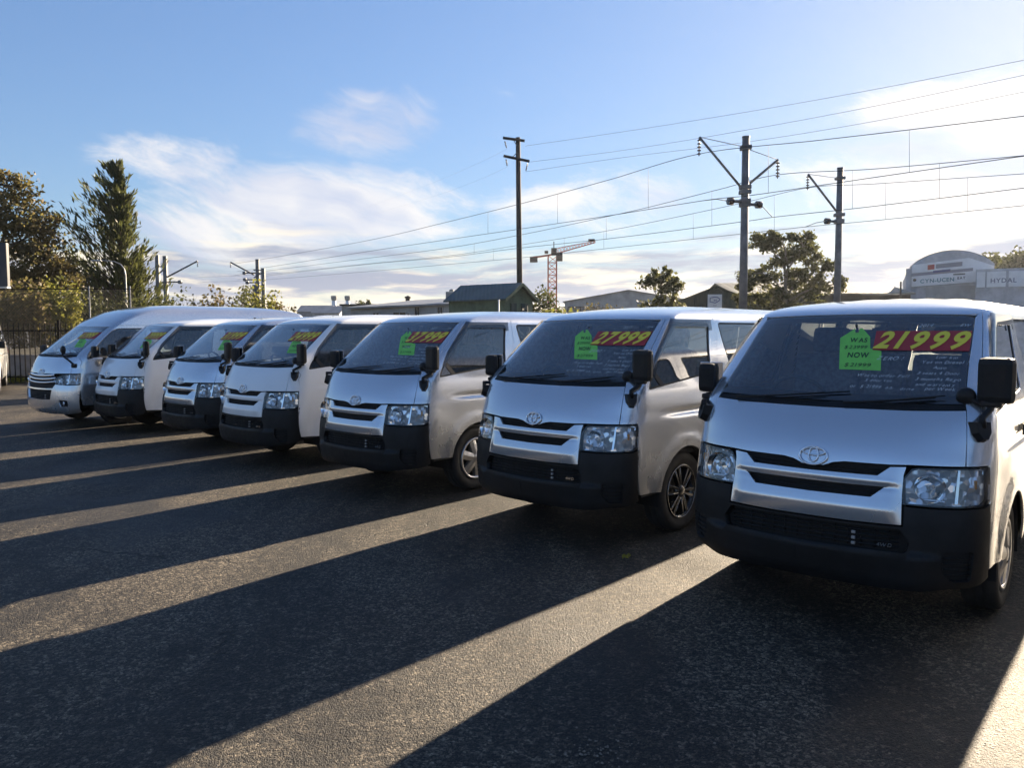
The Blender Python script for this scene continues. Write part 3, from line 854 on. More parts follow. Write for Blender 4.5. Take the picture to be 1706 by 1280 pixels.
    bmp = sk.panel('bumper', bp, bm_m, root, holes=[rec, vent, ventm], fn=bump_fn if not high else None, gap=.002, rim=.045, step=.03)
    lg = sk.panel('lower_grille', inset(rec, -.02), M['dark'], bmp, off=-.05, gap=0, rim=0, step=.05)
    b = MB()
    for z in (.515, .54, .565, .59):
        pts, _ = sk.pos(np.array([F(y, z) for y in np.linspace(-.47, .47, 11)]), -.030); b.tube(list(pts), .0055, 5)
    for y in np.linspace(-.42, .42, 13):
        pts, _ = sk.pos(np.array([F(y, z) for z in (.50, .605)]), -.036); b.tube(list(pts), .004, 4)
    b.build('grille_mesh', M['black_plastic'], bmp)
    b = MB()
    for z in (.515, .545, .575):
        p, _ = sk.pos(np.array([F(.245, z)]), -.012); b.box(p[0], (.018, .020, .016), bev=.003)
    b.build('plate_bracket', M['plate'], bmp)
    for s, vp in ((1, vent), (-1, ventm)):
        sk.panel('corner_vent', inset(vent, -.015), M['dark'], bmp, off=-.028, gap=0, rim=0, flip=s < 0)
        b = MB()
        for z in ((.39, .42, .45, .48) if not high else ()):
            pts, _ = sk.pos(np.array([F(s * y, z) for y in (.668, .70, .74, .78)]), -.012); b.tube(list(pts), .005, 5)
        if not high: b.build('vent_slat', M['black_plastic'], bmp)
        else:
            p, n = sk.pos(np.array([F(s * .675, .44)]), -.015); b.lathe([(.0, .012), (.03, .012), (.034, 0)], 16, 'x', Vector(p[0])); b.build('fog_light', M['bulb'], bmp)
    if not high:
        tc = rounded([F(-.16, .375), F(-.06, .374), F(-.06, .455), F(-.16, .456)], .008)
        sk.panel('tow_cover', tc, M['black_plastic'], bmp, off=.003, fn=bump_fn, gap=0, rim=.006)
        V, Fc, _ = text_mesh('4WD', .030, .2, .01); z_, y_ = .512, .36
        p, n = sk.pos(np.array([F(y_, z_)]), -.024); p, n = Vector(p[0]), Vector(n[0]); t_ = Vector((-n.y, n.x, 0)).normalized(); u_ = n.cross(t_)
        mesh_obj('badge', [p + t_ * x + u_ * y for x, y in V], Fc, M['chrome'], bmp)
    # --- mirrors
    for s in (1, -1):
        if high:
            c = Vector((-.56, s * (half + .085), 1.33)); b = MB(); b.box(c, (.10, .17, .20), Matrix.Rotation(R(-8 * s), 3, 'Z'), bev=.045)
            mr = b.build('mirror', M['black_plastic'] if paint == 'silver' else paint_m, root)
            b = MB(); b.tube([c + Vector((0, -s * .07, -.07)), Vector((-.58, s * (half - .05), 1.225))], .022, 8); b.build('mirror_arm', M['black_plastic'], mr)
            b = MB(); b.box(c + Vector((-.055, 0, 0)), (.006, .14, .16), bev=.002); b.build('mirror_glass', M['mirror'], mr)
            if s > 0:
                p, n = sk.pos(np.array([F(.75, 1.09)]), 0); p = Vector(p[0])
                u = thing_part('under_mirror', root); b = MB(); b.box(p, (.07, .09, .07), Matrix.Rotation(R(30), 3, 'Z'), bev=.02)
                b.tube([p + Vector((.01, 0, .02)), p + Vector((.03, -.14, .09)), p + Vector((.05, -.32, .16)), p + Vector((.04, -.36, .24))], .016, 8)
                b.lathe([(.0, .02), (.06, .012), (.075, -.01), (.07, -.03), (0, -.032)], 20, 'x', p + Vector((.04, -.36, .27)))
                b.build('under_mirror', M['black_plastic'], root); bpy.data.objects.remove(u)
            continue
        c = Vector((-.40, s * .835, 1.405)) if s > 0 else Vector((-.46, -.835, 1.36))
        b = MB(); b.box(c, (.075, .180 if s > 0 else .115, .245 if s > 0 else .195), Matrix.Rotation(R(-12 * s), 3, 'Z'), bev=.036)
        mr = b.build('mirror', M['black_plastic'], root)
        b = MB(); b.box(c + Vector((-.044, -s * .008, 0)), (.006, .15, .20), Matrix.Rotation(R(-12 * s), 3, 'Z'), bev=.002); b.build('mirror_glass', M['mirror'], mr)
        p, n = sk.pos(np.array([F(s * .775, 1.135)]), .0); p = Vector(p[0]); n = Vector(n[0])
        b = MB(); foot = p + n * .02
        b.tube([c + Vector((.0, -s * .015, -.10)), c + Vector((.005, -s * .025, -.155)), foot + Vector((.01, 0, .07)), foot + Vector((.0, 0, .02))], [.026, .017, .017, .024], 8)
        b.box(c + Vector((0, -s * .02, -.125)), (.05, .10, .035), bev=.012)
        b.build('mirror_arm', M['black_plastic'], mr)
        b = MB(); ry = Matrix.Rotation(math.atan2(n.y, n.x), 3, 'Z')
        pr = [(-.050, .055), (.050, .055), (.046, -.012), (.018, -.058), (-.018, -.058), (-.046, -.012)]
        t_ = Vector((-n.y, n.x, 0)).normalized(); upv = n.cross(t_).normalized()
        if upv.z < 0: upv = -upv
        b.prism(pr, -.01, .045, lambda u, v, w: p + t_ * (u * (1 - .25 * (w > 0))) + upv * (v * (1 - .2 * (w > 0))) + n * w)
        b.build('mirror_foot', M['black_plastic'], mr)
        if s > 0:
            dc = c + Vector((.0, -.140, -.09)); b = MB(); b.lathe([(.0, .024), (.030, .019), (.044, .008), (.049, -.012), (.046, -.018), (0, -.02)], 22, 'x', dc)
            b.tube([dc, c + Vector((.01, -.06, -.135))], .014, 6); b.build('under_mirror', M['black_plastic'], mr)
    # --- wheels, arches, floor
    for d in (DW, dr2):
        for s in (1, -1):
            build_wheel(root, d, s, half, rim)
            b = MB(); n_ = 20; R1 = .40
            prof = [Vector((-d + R1 * math.cos(R(-10 + 200 * i / n_)), 0, .335 + R1 * math.sin(R(-10 + 200 * i / n_)))) for i in range(n_ + 1)]
            vs = [p + Vector((0, s * (half - .012), 0)) for p in prof] + [p + Vector((0, s * (half - .36), 0)) for p in prof]
            fs = [(i, i + 1, n_ + 2 + i, n_ + 1 + i) for i in range(n_)] + [tuple(range(n_ + 1, 2 * n_ + 2))]
            b.add(vs, fs, True); b.build('wheel_arch', M['dark'], root)
    b = MB(); b.box((-(sk.len / 2 + .1), 0, .40), (sk.len - .5, half * 1.25, .16)); b.box((-.36, 0, .38), (.40, half * 1.2, .10), bev=.03)
    for d in (DW, dr2): b.tube([(-d, -half + .2, .32), (-d, half - .2, .32)], .05, 8)
    for s in (1, -1):
        b.box((-(DW + dr2) / 2, s * (half - .10), .375), (sk.wb - .86, .15, .09), bev=.02); b.box((-.53, s * (half - .10), .40), (.22, .15, .05))
        b.box((-(dr2 + .42 + sk.len - .1) / 2, s * (half - .12), .40), (sk.len - dr2 - .55, .16, .1))
    b.build('floor_pan', M['underbody'], root)
    # --- cabin lining, one quad grid inside the skin with the window openings left out
    qs = np.concatenate([np.arange(-Qe, Qe, .05), [Qe]]); vs_ = np.linspace(float(sk.v_of(.62)), sk.vmax - .01, 46)
    QQ, VV = np.meshgrid(qs, vs_); G = np.stack([QQ.ravel(), VV.ravel()], -1); Pn, Nn = sk.pos(G, -.030)
    bad = np.zeros(len(G), bool)
    bigs = [inset(h_, -.012) for h_ in holes] + [inset(ws, -.02)]
    for h_ in bigs: bad |= in_poly(G, h_)
    z_ = Pn[:, 2]; bad |= (np.abs(G[:, 0]) < sk.A) & (z_ < 1.02)
    for d in (DW, dr2): bad |= (np.hypot(-Pn[:, 0] - d, z_ - .335) < .41)
    bk = np.abs(G[:, 0]) > qb + .30; bad |= bk & (z_ > 1.24) & (z_ < 1.73)
    nx = len(qs); idx = np.arange(len(G)).reshape(len(vs_), nx)
    q4 = np.stack([idx[:-1, :-1], idx[1:, :-1], idx[1:, 1:], idx[:-1, 1:]], -1).reshape(-1, 4)
    q4 = q4[~bad[q4].any(1)]
    mesh_obj('cabin_lining', Pn, q4, M['lining'], root, smooth=True)
    b = MB(); b.box((-2.7 - (sk.len - 4.69) / 2, 0, .66), (sk.len - 1.1, half * 1.86, .05)); b.build('cabin_floor', M['dash'], root)
    b = MB(); b.box((-.62, 0, 1.06), (.36, half * 1.72, .22), bev=.06); b.box((-.50, 0, 1.165), (.26, half * 1.60, .05), bev=.02); b.box((-.66, -.36, 1.19), (.16, .34, .09), bev=.03)
    ds_ = b.build('dashboard', M['dash'], root)
    b = MB(); cs = Vector((-.86, -.36, 1.21)); rot = Matrix.Rotation(R(32), 3, 'Y')
    b.tube([cs + rot @ Vector((0, .185 * math.cos(a), .185 * math.sin(a))) for a in np.linspace(0, 2 * math.pi, 28)[:-1]], .014, 8, closed=True)
    b.box(cs, (.03, .12, .09), rot, bev=.012)
    for a in (0, 180, 270): b.bar(cs, cs + rot @ Vector((0, .18 * math.cos(R(a)), .18 * math.sin(R(a)))), .03, .02)
    b.tube([cs, cs + Vector((.2, 0, -.16))], .03, 8)
    b.build('steering_wheel', M['dash'], root)
    for y in (-.40, .40): build_seat(root, y * k)
    build_seat(root, 0.0, .28)
    b = MB(); b.box((-2.62, 0, 1.0), (.14, half * 1.55, .60), Matrix.Rotation(R(-10), 3, 'Y'), bev=.05); b.box((-2.35, 0, .82), (.46, half * 1.55, .14), bev=.04); b.build('rear_bench', M['seat'], root)
    b = MB(); p, n = sk.pos(np.array([sk.F(0, 1.70)]), -.07); b.box(p[0], (.03, .20, .06), bev=.012); b.tube([Vector(p[0]) + Vector((.02, 0, .03)), Vector(p[0]) + Vector((.05, 0, .06))], .008, 6); b.build('rear_view_mirror', M['dash'], root)
    return root, sk


def thing_part(name, parent):
    return link(bpy.data.objects.new(name + '_tmp', None), parent)


def price_up(root, sk, price, was=None, now=None, notes=True, top_note='', shear=.3, dy=0.0, dz=0.0, lean=.27):
    """red price strip, green sale tag and white marker writing on the windscreen"""
    k = sk.w_ref / .847
    F = lambda y, z: sk.F(y * k, z)
    wide = .545
    st = sk.panel('price_strip', [F(.150, 1.549), F(.652, 1.549), F(.640, 1.664), F(.132, 1.664)], M['sign_red'], root, off=.004, gap=0, rim=0, step=.08)
    V, Fc, adv = text_mesh(price, 1.0, shear, .035)
    V = V * np.array([.495 / V[:, 0].max(), 0]) + np.array([0, 1]) * (V[:, 1:2] - V[:, 1].min()) / (V[:, 1].max() - V[:, 1].min()) * .168
    decal(sk, 'price_digits', V, Fc, .146 * k, 1.553, M['sign_yellow'], st, .007)
    T = lambda y, z: F(y + dy + (1.60 - z) * lean, z + dz)
    tg = sk.panel('sale_tag', [T(-.045, 1.436), T(.190, 1.434), T(.186, 1.545), T(.122, 1.560), T(.115, 1.630), T(.068, 1.680), T(.050, 1.682), T(.044, 1.655), T(.026, 1.655), T(.020, 1.680), T(-.062, 1.622)], M['tag_green'], root, off=.0015, gap=0, rim=0, step=.05)
    for s, sz, y0, z0, bo, lim in (('WAS', .058, .002, 1.596, .02, .100), ('$' + was, .046, -.03, 1.556, .0, .135), ('NOW', .066, -.006, 1.505, .025, .125), ('$' + now, .048, -.018, 1.452, .0, .17)):
        V, Fc, adv = text_mesh(s, sz, .12 if bo else .25, bo)
        V = V * np.array([min(1.0, lim / V[:, 0].max()), 1])
        V = np.stack([V[:, 0] + (1.60 - z0 - V[:, 1] * .64) * lean, V[:, 1]], -1)
        decal(sk, 'tag_lettering', V, Fc, (y0 + dy) * k, z0 + dz, M['tag_ink'], tg, .003)
    if notes:
        lines = [(top_note, .040, .36, 1.688), ('EW', .034, .575, 1.690)]
        lines += [('Low km', .034, .50, 1.505), ('Yes on Diesel !', .036, .44, 1.478), ('Auto', .034, .50, 1.448), ('3 seats 4 Door', .034, .43, 1.418), ('3 months Rego', .036, .43, 1.386), ('and warranty', .034, .44, 1.358),
                  ('Was to order Full', .036, .12, 1.398), ('5 door van', .032, .17, 1.372), ('or  $ ' + price + '  a.a.', .036, .10, 1.336), ('drive', .032, .37, 1.332), ('per Week', .036, .49, 1.336), ('ZERO !', .046, .19, 1.492)]
        VV, FF, kk = [], [], 0
        for s, sz, y0, z0 in lines:
            if not s: continue
            V, Fc, adv = text_mesh(s, sz * .88, .3, -.006, .13)
            VV.append(V * np.array([1, 1 / .64 * .72]) + np.array([y0 * k, (z0 - 1.3) / .64])); FF += [tuple(i + kk for i in f) for f in Fc]; kk += len(V)
        o = decal(sk, 'marker_writing', np.concatenate(VV), FF, 0, 1.3, M['chalk'], root, .0045); o['kind'] = 'stuff'
M['tail_red'] = mat('tail_lens', (.30, .01, .012), .12, 0, .5)

# ------------------------------------------------------------------ the yard
def asphalt_fn(t, b):
    o = t.new('ShaderNodeTexCoord').outputs['Object']
    v = t.new('ShaderNodeTexVoronoi'); t.put(v.inputs['Vector'], o); v.inputs['Scale'].default_value = 74; v.inputs['Randomness'].default_value = 1
    v2 = t.new('ShaderNodeTexVoronoi'); t.put(v2.inputs['Vector'], o); v2.inputs['Scale'].default_value = 170
    sepc = t.new('ShaderNodeSeparateColor'); t.put(sepc.inputs[0], v.outputs['Color'])
    v2c = t.new('ShaderNodeSeparateColor'); t.put(v2c.inputs[0], v2.outputs['Color'])
    fine = t.noise(o, 170, 4, .75)
    mid = t.noise(o, 14, 6, .65)
    big = t.noise(t.mapping(o, rot=(0, 0, R(-37)), scale=(1, .22, 1)), 1.1, 6, .6)
    patch = t.noise(o, .35, 4, .6)
    # stone colour: bitumen-coated chips with some bare grey and tan ones, worn lighter along the wheel tracks
    chip = t.ramp(sepc.outputs[0], [(0, (.005, .0048, .0046)), (.42, (.011, .0095, .0078)), (.58, (.080, .067, .048)), (.82, (.22, .180, .124)), (1, (.42, .35, .25))])
    grit = t.ramp(v2c.outputs[0], [(0, (.005, .005, .005)), (.5, (.019, .016, .0125)), (.80, (.095, .078, .054)), (1, (.26, .21, .15))])
    mixc = t.mix(t.remap(fine, .35, .65), chip, grit)
    worn = t.remap(t.math('ADD', t.math('MULTIPLY', big, .62), t.math('MULTIPLY', mid, .38)), .43, .57)
    dark = t.mix(.78, mixc, (.0075, .0072, .007, 1))
    col = t.mix(worn, dark, mixc)
    pat = t.remap(patch, .52, .60)                                    # resealed patches, smoother and blacker
    col = t.mix(t.math('MULTIPLY', pat, .55), col, (.012, .0118, .0115, 1))
    st = t.remap(t.noise(o, .9, 3, .5), .64, .72)
    col = t.mix(t.math('MULTIPLY', st, .6), col, (.006, .006, .006, 1))
    arc = t.new('ShaderNodeTexWave', wave_type='RINGS', rings_direction='Z'); t.put(arc.inputs['Vector'], t.mapping(t.vmath('ADD', o, t.vmath('MULTIPLY', t.noise(o, .25, 2, .5, out='Color'), (3, 3, 0))), loc=(9, 4, 0)))
    arc.inputs['Scale'].default_value = .16; arc.inputs['Distortion'].default_value = 0
    ty = t.math('MULTIPLY', t.remap(arc.outputs['Fac'], .93, .985), t.remap(t.noise(o, .45, 3, .5), .46, .62))
    col = t.mix(t.math('MULTIPLY', ty, .5), col, (.006, .006, .006, 1))
    # hairline cracks
    cr = t.new('ShaderNodeTexVoronoi', feature='DISTANCE_TO_EDGE'); t.put(cr.inputs['Vector'], t.vmath('ADD', o, t.vmath('MULTIPLY', t.noise(o, 2.5, 5, .7, out='Color'), (.5, .5, 0)))); cr.inputs['Scale'].default_value = .42
    crk = t.math('MULTIPLY', t.remap(cr.outputs['Distance'], .010, .003), t.remap(t.noise(o, .6, 3, .5), .50, .60))
    col = t.mix(t.math('MULTIPLY', crk, .8), col, (.004, .004, .004, 1))
    t.put(b.inputs['Base Color'], col)
    t.put(b.inputs['Roughness'], t.math('SUBTRACT', t.math('ADD', .49, t.math('MULTIPLY', fine, .32)), t.math('MULTIPLY', pat, .08)))
    h = t.math('MULTIPLY', t.math('SUBTRACT', 1.0, v.outputs['Distance']), sepc.outputs[1])
    h = t.math('ADD', h, t.math('MULTIPLY', v2.outputs['Distance'], -.7))
    h = t.math('ADD', h, t.math('MULTIPLY', fine, .6))
    h = t.math('SUBTRACT', h, t.math('MULTIPLY', crk, 2.0))
    n1 = t.bump(h, .9, .008)
    t.put(b.inputs['Normal'], t.bump(t.noise(o, 3.5, 5, .6), .35, .03, n1))
M['asphalt'] = mat('asphalt', (.04, .04, .04), .6, spec=.34, fn=asphalt_fn)


def ground():
    # one sheet: fine cells near the camera with shallow undulation, coarse ones out to the horizon
    xs = np.concatenate([[-1500, -600, -250, -110], np.arange(-60, 61, 1.0), [110, 250, 600, 1500]])
    ys = np.concatenate([[-1200, -400, -120, -40], np.arange(-12, 61, 1.0), [110, 250, 600, 2500]])
    X, Y = np.meshgrid(xs, ys)
    Z = .010 * np.sin(X * .9 + Y * .35) * np.sin(Y * .7 - X * .2) + .006 * np.sin(X * 2.1 + 1) * np.sin(Y * 1.7)
    Z *= (np.abs(X) < 59) & (Y > -11) & (Y < 59)
    idx = np.arange(X.size).reshape(X.shape)
    f = np.stack([idx[:-1, :-1], idx[:-1, 1:], idx[1:, 1:], idx[1:, :-1]], -1).reshape(-1, 4)
    o = mesh_obj('ground', np.stack([X.ravel(), Y.ravel(), Z.ravel() - .006], -1), f, M['asphalt'], smooth=True)
    tag(o, kind='structure')
ground()

# ------------------------------------------------------------------ more materials
def leaf_mat(name, c1, c2, trans=.35):
    m = bpy.data.materials.new(name); m.use_nodes = True; t = NT(m.node_tree); b = t.n['Principled BSDF']; out = t.n['Material Output']
    g = t.new('ShaderNodeNewGeometry'); o = t.new('ShaderNodeTexCoord').outputs['Object']
    f = t.math('ADD', t.math('MULTIPLY', g.outputs['Random Per Island'], .6), t.math('MULTIPLY', t.noise(o, .55, 4, .6), .55))
    c = t.ramp(f, [(.25, c1), (.85, c2)])
    t.put(b.inputs['Base Color'], c); b.inputs['Roughness'].default_value = .55; b.inputs['Specular IOR Level'].default_value = .35
    tr = t.new('ShaderNodeBsdfTranslucent'); t.put(tr.inputs[0], t.mix(.5, c, (.17, .18, .05, 1)))
    mx = t.new('ShaderNodeMixShader'); mx.inputs[0].default_value = trans
    t.l.new(b.outputs[0], mx.inputs[1]); t.l.new(tr.outputs[0], mx.inputs[2]); t.l.new(mx.outputs[0], out.inputs[0])
    return m


def ribbed(scale, axis='x', depth=.012):
    def fn(t, b):
        vary(.18, 1.2)(t, b)
        o = t.new('ShaderNodeTexCoord').outputs['Object']; sp = t.new('ShaderNodeSeparateXYZ'); t.put(sp.inputs[0], o)
        s = t.math('SINE', t.math('MULTIPLY', sp.outputs['xyz'.index(axis)], scale))
        t.put(b.inputs['Normal'], t.bump(s, .8, depth))
    return fn


M.update({
 'bark': mat('bark', (.10, .075, .055), .9, fn=vary(.5, 6, .6, 25, .02, 0, (1, 1, .25))),
 'bark_pale': mat('bark_pale', (.24, .21, .175), .85, fn=vary(.45, 3, .5, 18, .02, 0, (1, 1, .3))),
 'leaf_olive': leaf_mat('leaf_olive', (.060, .050, .020), (.27, .185, .080), .45),
 'leaf_conifer': leaf_mat('leaf_conifer', (.020, .034, .018), (.11, .115, .040), .35),
 'leaf_gum': leaf_mat('leaf_gum', (.040, .046, .026), (.13, .12, .055), .40),
 'leaf_shrub': leaf_mat('leaf_shrub', (.10, .12, .015), (.32, .28, .04), .5),
 'leaf_dark': leaf_mat('leaf_dark', (.020, .030, .014), (.075, .080, .028), .3),
 'leaf_rust': leaf_mat('leaf_rust', (.06, .035, .022), (.16, .10, .045), .3),
 'far_green': mat('far_trees', (.030, .042, .045), .9, fn=vary(.5, .06)),
 'fence': mat('fence_steel', (.007, .007, .008), .9, spec=.08, fn=vary(.3, 8)),
 'wire_mesh': mat('galvanised_wire', (.03, .03, .03), .8, .0),
 'galv': mat('galvanised_steel', (.30, .31, .31), .5, .5, fn=vary(.25, 3, .2, 40)),
 'mast': mat('mast_steel', (.15, .155, .16), .6, .2, fn=vary(.3, 2.5, .2, 30)),
 'timber': mat('pole_timber', (.042, .036, .032), .85, fn=vary(.4, 5, .5, 30, .01, 0, (1, 1, .1))),
 'insul': mat('insulator', (.05, .03, .025), .25, 0, .5),
 'wire': mat('overhead_wire', (.02, .02, .02), .6),
 'wire_thin': mat('aluminium_wire', (.10, .105, .11), .5),
 'crane': mat('crane_red', (.42, .055, .022), .5, fn=vary(.3, .6)),
 'crane_dark': mat('crane_dark', (.030, .022, .022), .7),
 'wall_stone': mat('wall_render', (.20, .205, .21), .85, fn=vary(.3, 1.3, .4, 12, .01)),
 'grass': mat('grass', (.10, .095, .035), .95, fn=vary(.5, 3, .8, 60, .04)),
 'soil': mat('bank_soil', (.05, .045, .03), .95, fn=vary(.5, 1.5, .8, 30, .05)),
 'green_wall': mat('green_boards', (.10, .135, .085), .8, fn=vary(.25, 2)),
 'green_roof': mat('green_roof_steel', (.055, .080, .075), .5, fn=ribbed(30)),
 'shed_green': mat('dark_green_cladding', (.016, .034, .030), .6, fn=ribbed(22)),
 'white_wall': mat('pale_render', (.36, .36, .35), .8, fn=vary(.22, .7)),
 'grey_wall': mat('grey_cladding', (.44, .45, .47), .7, fn=ribbed(14)),
 'roof_grey': mat('grey_roof_steel', (.24, .25, .26), .5, .3, fn=ribbed(18, 'y')),
 'olive_roof': mat('olive_roof_steel', (.13, .13, .095), .55, fn=ribbed(9, 'x')),
 'brown_wall': mat('brown_wall', (.055, .045, .038), .85, fn=vary(.3, .8)),
 'board_white': mat('signboard_white', (.80, .80, .79), .6, fn=vary(.08, 1)),
 'board_blue': mat('sign_blue', (.02, .045, .20), .5),
 'board_grey': mat('sign_band', (.22, .23, .28), .6),
 'board_teal': mat('sign_teal', (.10, .24, .26), .6),
 'board_dark': mat('sign_dark', (.02, .022, .03), .5),
 'window_dark': mat('dark_window', (.015, .017, .02), .15),
 'concrete': mat('concrete', (.30, .30, .28), .85, fn=vary(.25, .8, .3, 8)),
 'fence_grey': mat('grey_fence', (.10, .10, .095), .8, fn=vary(.2, 2)),
 'stone': mat('loose_stone', (.16, .145, .12), .9, fn=vary(.4, 40)),
})


# ------------------------------------------------------------------ vegetation
def leaf_cloud(C, size, elong=1.6, dirs=None, spread=1.0):
    """quads at points C: (verts, faces)"""
    n = len(C)
    a = rng.normal(size=(n, 3))
    if dirs is not None: a = dirs + a * .35 * spread
    a /= np.linalg.norm(a, axis=1, keepdims=True)
    b = np.cross(a, rng.normal(size=(n, 3))); b /= np.linalg.norm(b, axis=1, keepdims=True) + 1e-9
    s = size * rng.uniform(.6, 1.35, (n, 1))
    a, b = a * s * elong * .5, b * s * .5
    V = np.stack([C - a, C - a * .1 + b, C + a, C - a * .1 - b], 1).reshape(-1, 3)
    return V, np.arange(4 * n).reshape(-1, 4)


def limb(b, p0, p1, r0, r1, wob=.06, n=6):
    p0, p1 = Vector(p0), Vector(p1); L = (p1 - p0).length; pts = []
    for i in range(n + 1):
        t = i / n; w = math.sin(t * math.pi) * wob * L
        pts.append(p0.lerp(p1, t) + Vector((random.uniform(-1, 1) * w * .6, random.uniform(-1, 1) * w * .6, -w * .25 + L * .10 * math.sin(t * math.pi))))
    b.tube(pts, [r0 + (r1 - r0) * i / n for i in range(n + 1)], 6)


def tree(name, label, cat, group, base, height, clumps, leaf, bark, size, trunk_r=.2, fork=.35, elong=1.7, sub=14, tight=.22, lean=(0, 0), limbs=True):
    """tapered trunk, limbs to every clump, leaves gathered in small tufts through the clumps; clumps: (x, y, z, rx, ry, rz, leaves) relative to base"""
    root = thing(name, label, cat, base, group=group)
    b = MB(); topz = height * .8
    tip = Vector((lean[0], lean[1], topz)); pts = [Vector((lean[0] * t**1.5 + math.sin(t * 5) * .04 * height * .3, lean[1] * t, topz * t)) for t in np.linspace(0, 1, 9)]
    b.tube(pts, [trunk_r * (1.25 - 1.05 * t) for t in np.linspace(0, 1, 9)], 9)
    C, D = [], []
    for cx, cy, cz, rx, ry, rz, n in clumps:
        u = rng.normal(size=(sub, 3)); u /= np.linalg.norm(u, axis=1, keepdims=True); u *= rng.uniform(.35, 1.0, (sub, 1))**.6
        S = np.array([cx, cy, cz]) + u * np.array([rx, ry, rz])
        if limbs:
            t0 = min(.95, max(fork, (cz - rz * .9) / topz * .8)); j = Vector((lean[0] * t0**1.5, lean[1] * t0, topz * t0))
            c = Vector((cx, cy, cz - rz * .2)); limb(b, j, c, trunk_r * .42, trunk_r * .12)
            for s in S[::2]: limb(b, c, Vector(s), trunk_r * .14, .012, .1, 4)
        k = rng.integers(0, sub, n)
        sc = np.array([rx, ry, rz]) * tight
        C.append(S[k] + np.clip(rng.normal(size=(n, 3)), -1.7, 1.7) * (sc * rng.uniform(.5, 1.4, (sub, 1))[k]))
    b.build('trunk', M[bark], root)
    V, F_ = leaf_cloud(np.concatenate(C), size, elong)
    cr = mesh_obj('crown', V, F_, M[leaf], root); cr['kind'] = 'stuff'
    return root


def conifer(label, base, H, half_left, half_right):
    root = thing('casuarina_tree', label, 'tree', base, group='trees beyond the fence')
    b = MB(); b.tube([Vector((.15 * math.sin(t * 4), 0, H * t)) for t in np.linspace(0, .88, 10)], [.26 * (1.05 - t * 1.1) + .01 for t in np.linspace(0, .88, 10)], 8)
    C, D = [], []
    for i in range(340):
        t = rng.uniform(.0, 1.0)**1.15; a = rng.uniform(0, 2 * math.pi)
        prof = (1 - t)**.85 * .93 + .06
        reach = (half_left * (.6 + .4 * abs(math.cos(a))) if math.cos(a) < 0 else half_right) * prof * rng.uniform(.35, 1.25)
        p0 = np.array([.1, 0, H * (t * .84 + .03)]); rise = reach * rng.uniform(.45, .95) + .3
        p1 = p0 + np.array([math.cos(a) * reach, math.sin(a) * reach * .7, rise]); p1[2] = min(p1[2], H * 1.0 - .2 * rng.uniform(0, 2))
        limb(b, p0, p1, .045 * (1.2 - t), .008, .05, 4)
        m = int(30 + 18 * (1 - t)); s = rng.uniform(.30, 1.04, m)
        P = p0 + (p1 - p0) * s[:, None]
        d = (p1 - p0) / np.linalg.norm(p1 - p0); spread = .05 + .13 * reach * (1.12 - s)
        C.append(P + rng.normal(size=(m, 3)) * spread[:, None]); D.append(np.tile(d + np.array([0, 0, .45]), (m, 1)))
    b.build('trunk', M['bark'], root)
    V, F_ = leaf_cloud(np.concatenate(C), .085, 4.4, np.concatenate(D), 1.0)
    cr = mesh_obj('crown', V, F_, M['leaf_conifer'], root); cr['kind'] = 'stuff'
    return root


def bush(name, label, cat, group, base, r, n, leaf, size, twigs=10, elong=1.6):
    root = thing(name, label, cat, base, group=group)
    b = MB()
    for i in range(twigs):
        a = rng.uniform(0, 6.28); limb(b, (0, 0, 0), (math.cos(a) * r[0] * .8 * rng.uniform(.3, 1), math.sin(a) * r[1] * .8, r[2] * rng.uniform(1.1, 1.9)), .028, .006, .12, 5)
    b.build('stem', M['bark'], root)
    if n:
        S = rng.normal(size=(26, 3)); S /= np.linalg.norm(S, axis=1, keepdims=True); S = S * rng.uniform(.4, 1, (26, 1)) * np.array(r) + np.array([0, 0, r[2]])
        C = S[rng.integers(0, 26, n)] + np.clip(rng.normal(size=(n, 3)), -1.6, 1.6) * np.array(r) * .2; C[:, 2] = np.maximum(C[:, 2], .05)
        V, F_ = leaf_cloud(C, size, elong); cr = mesh_obj('foliage', V, F_, M[leaf], root); cr['kind'] = 'stuff'
    return root


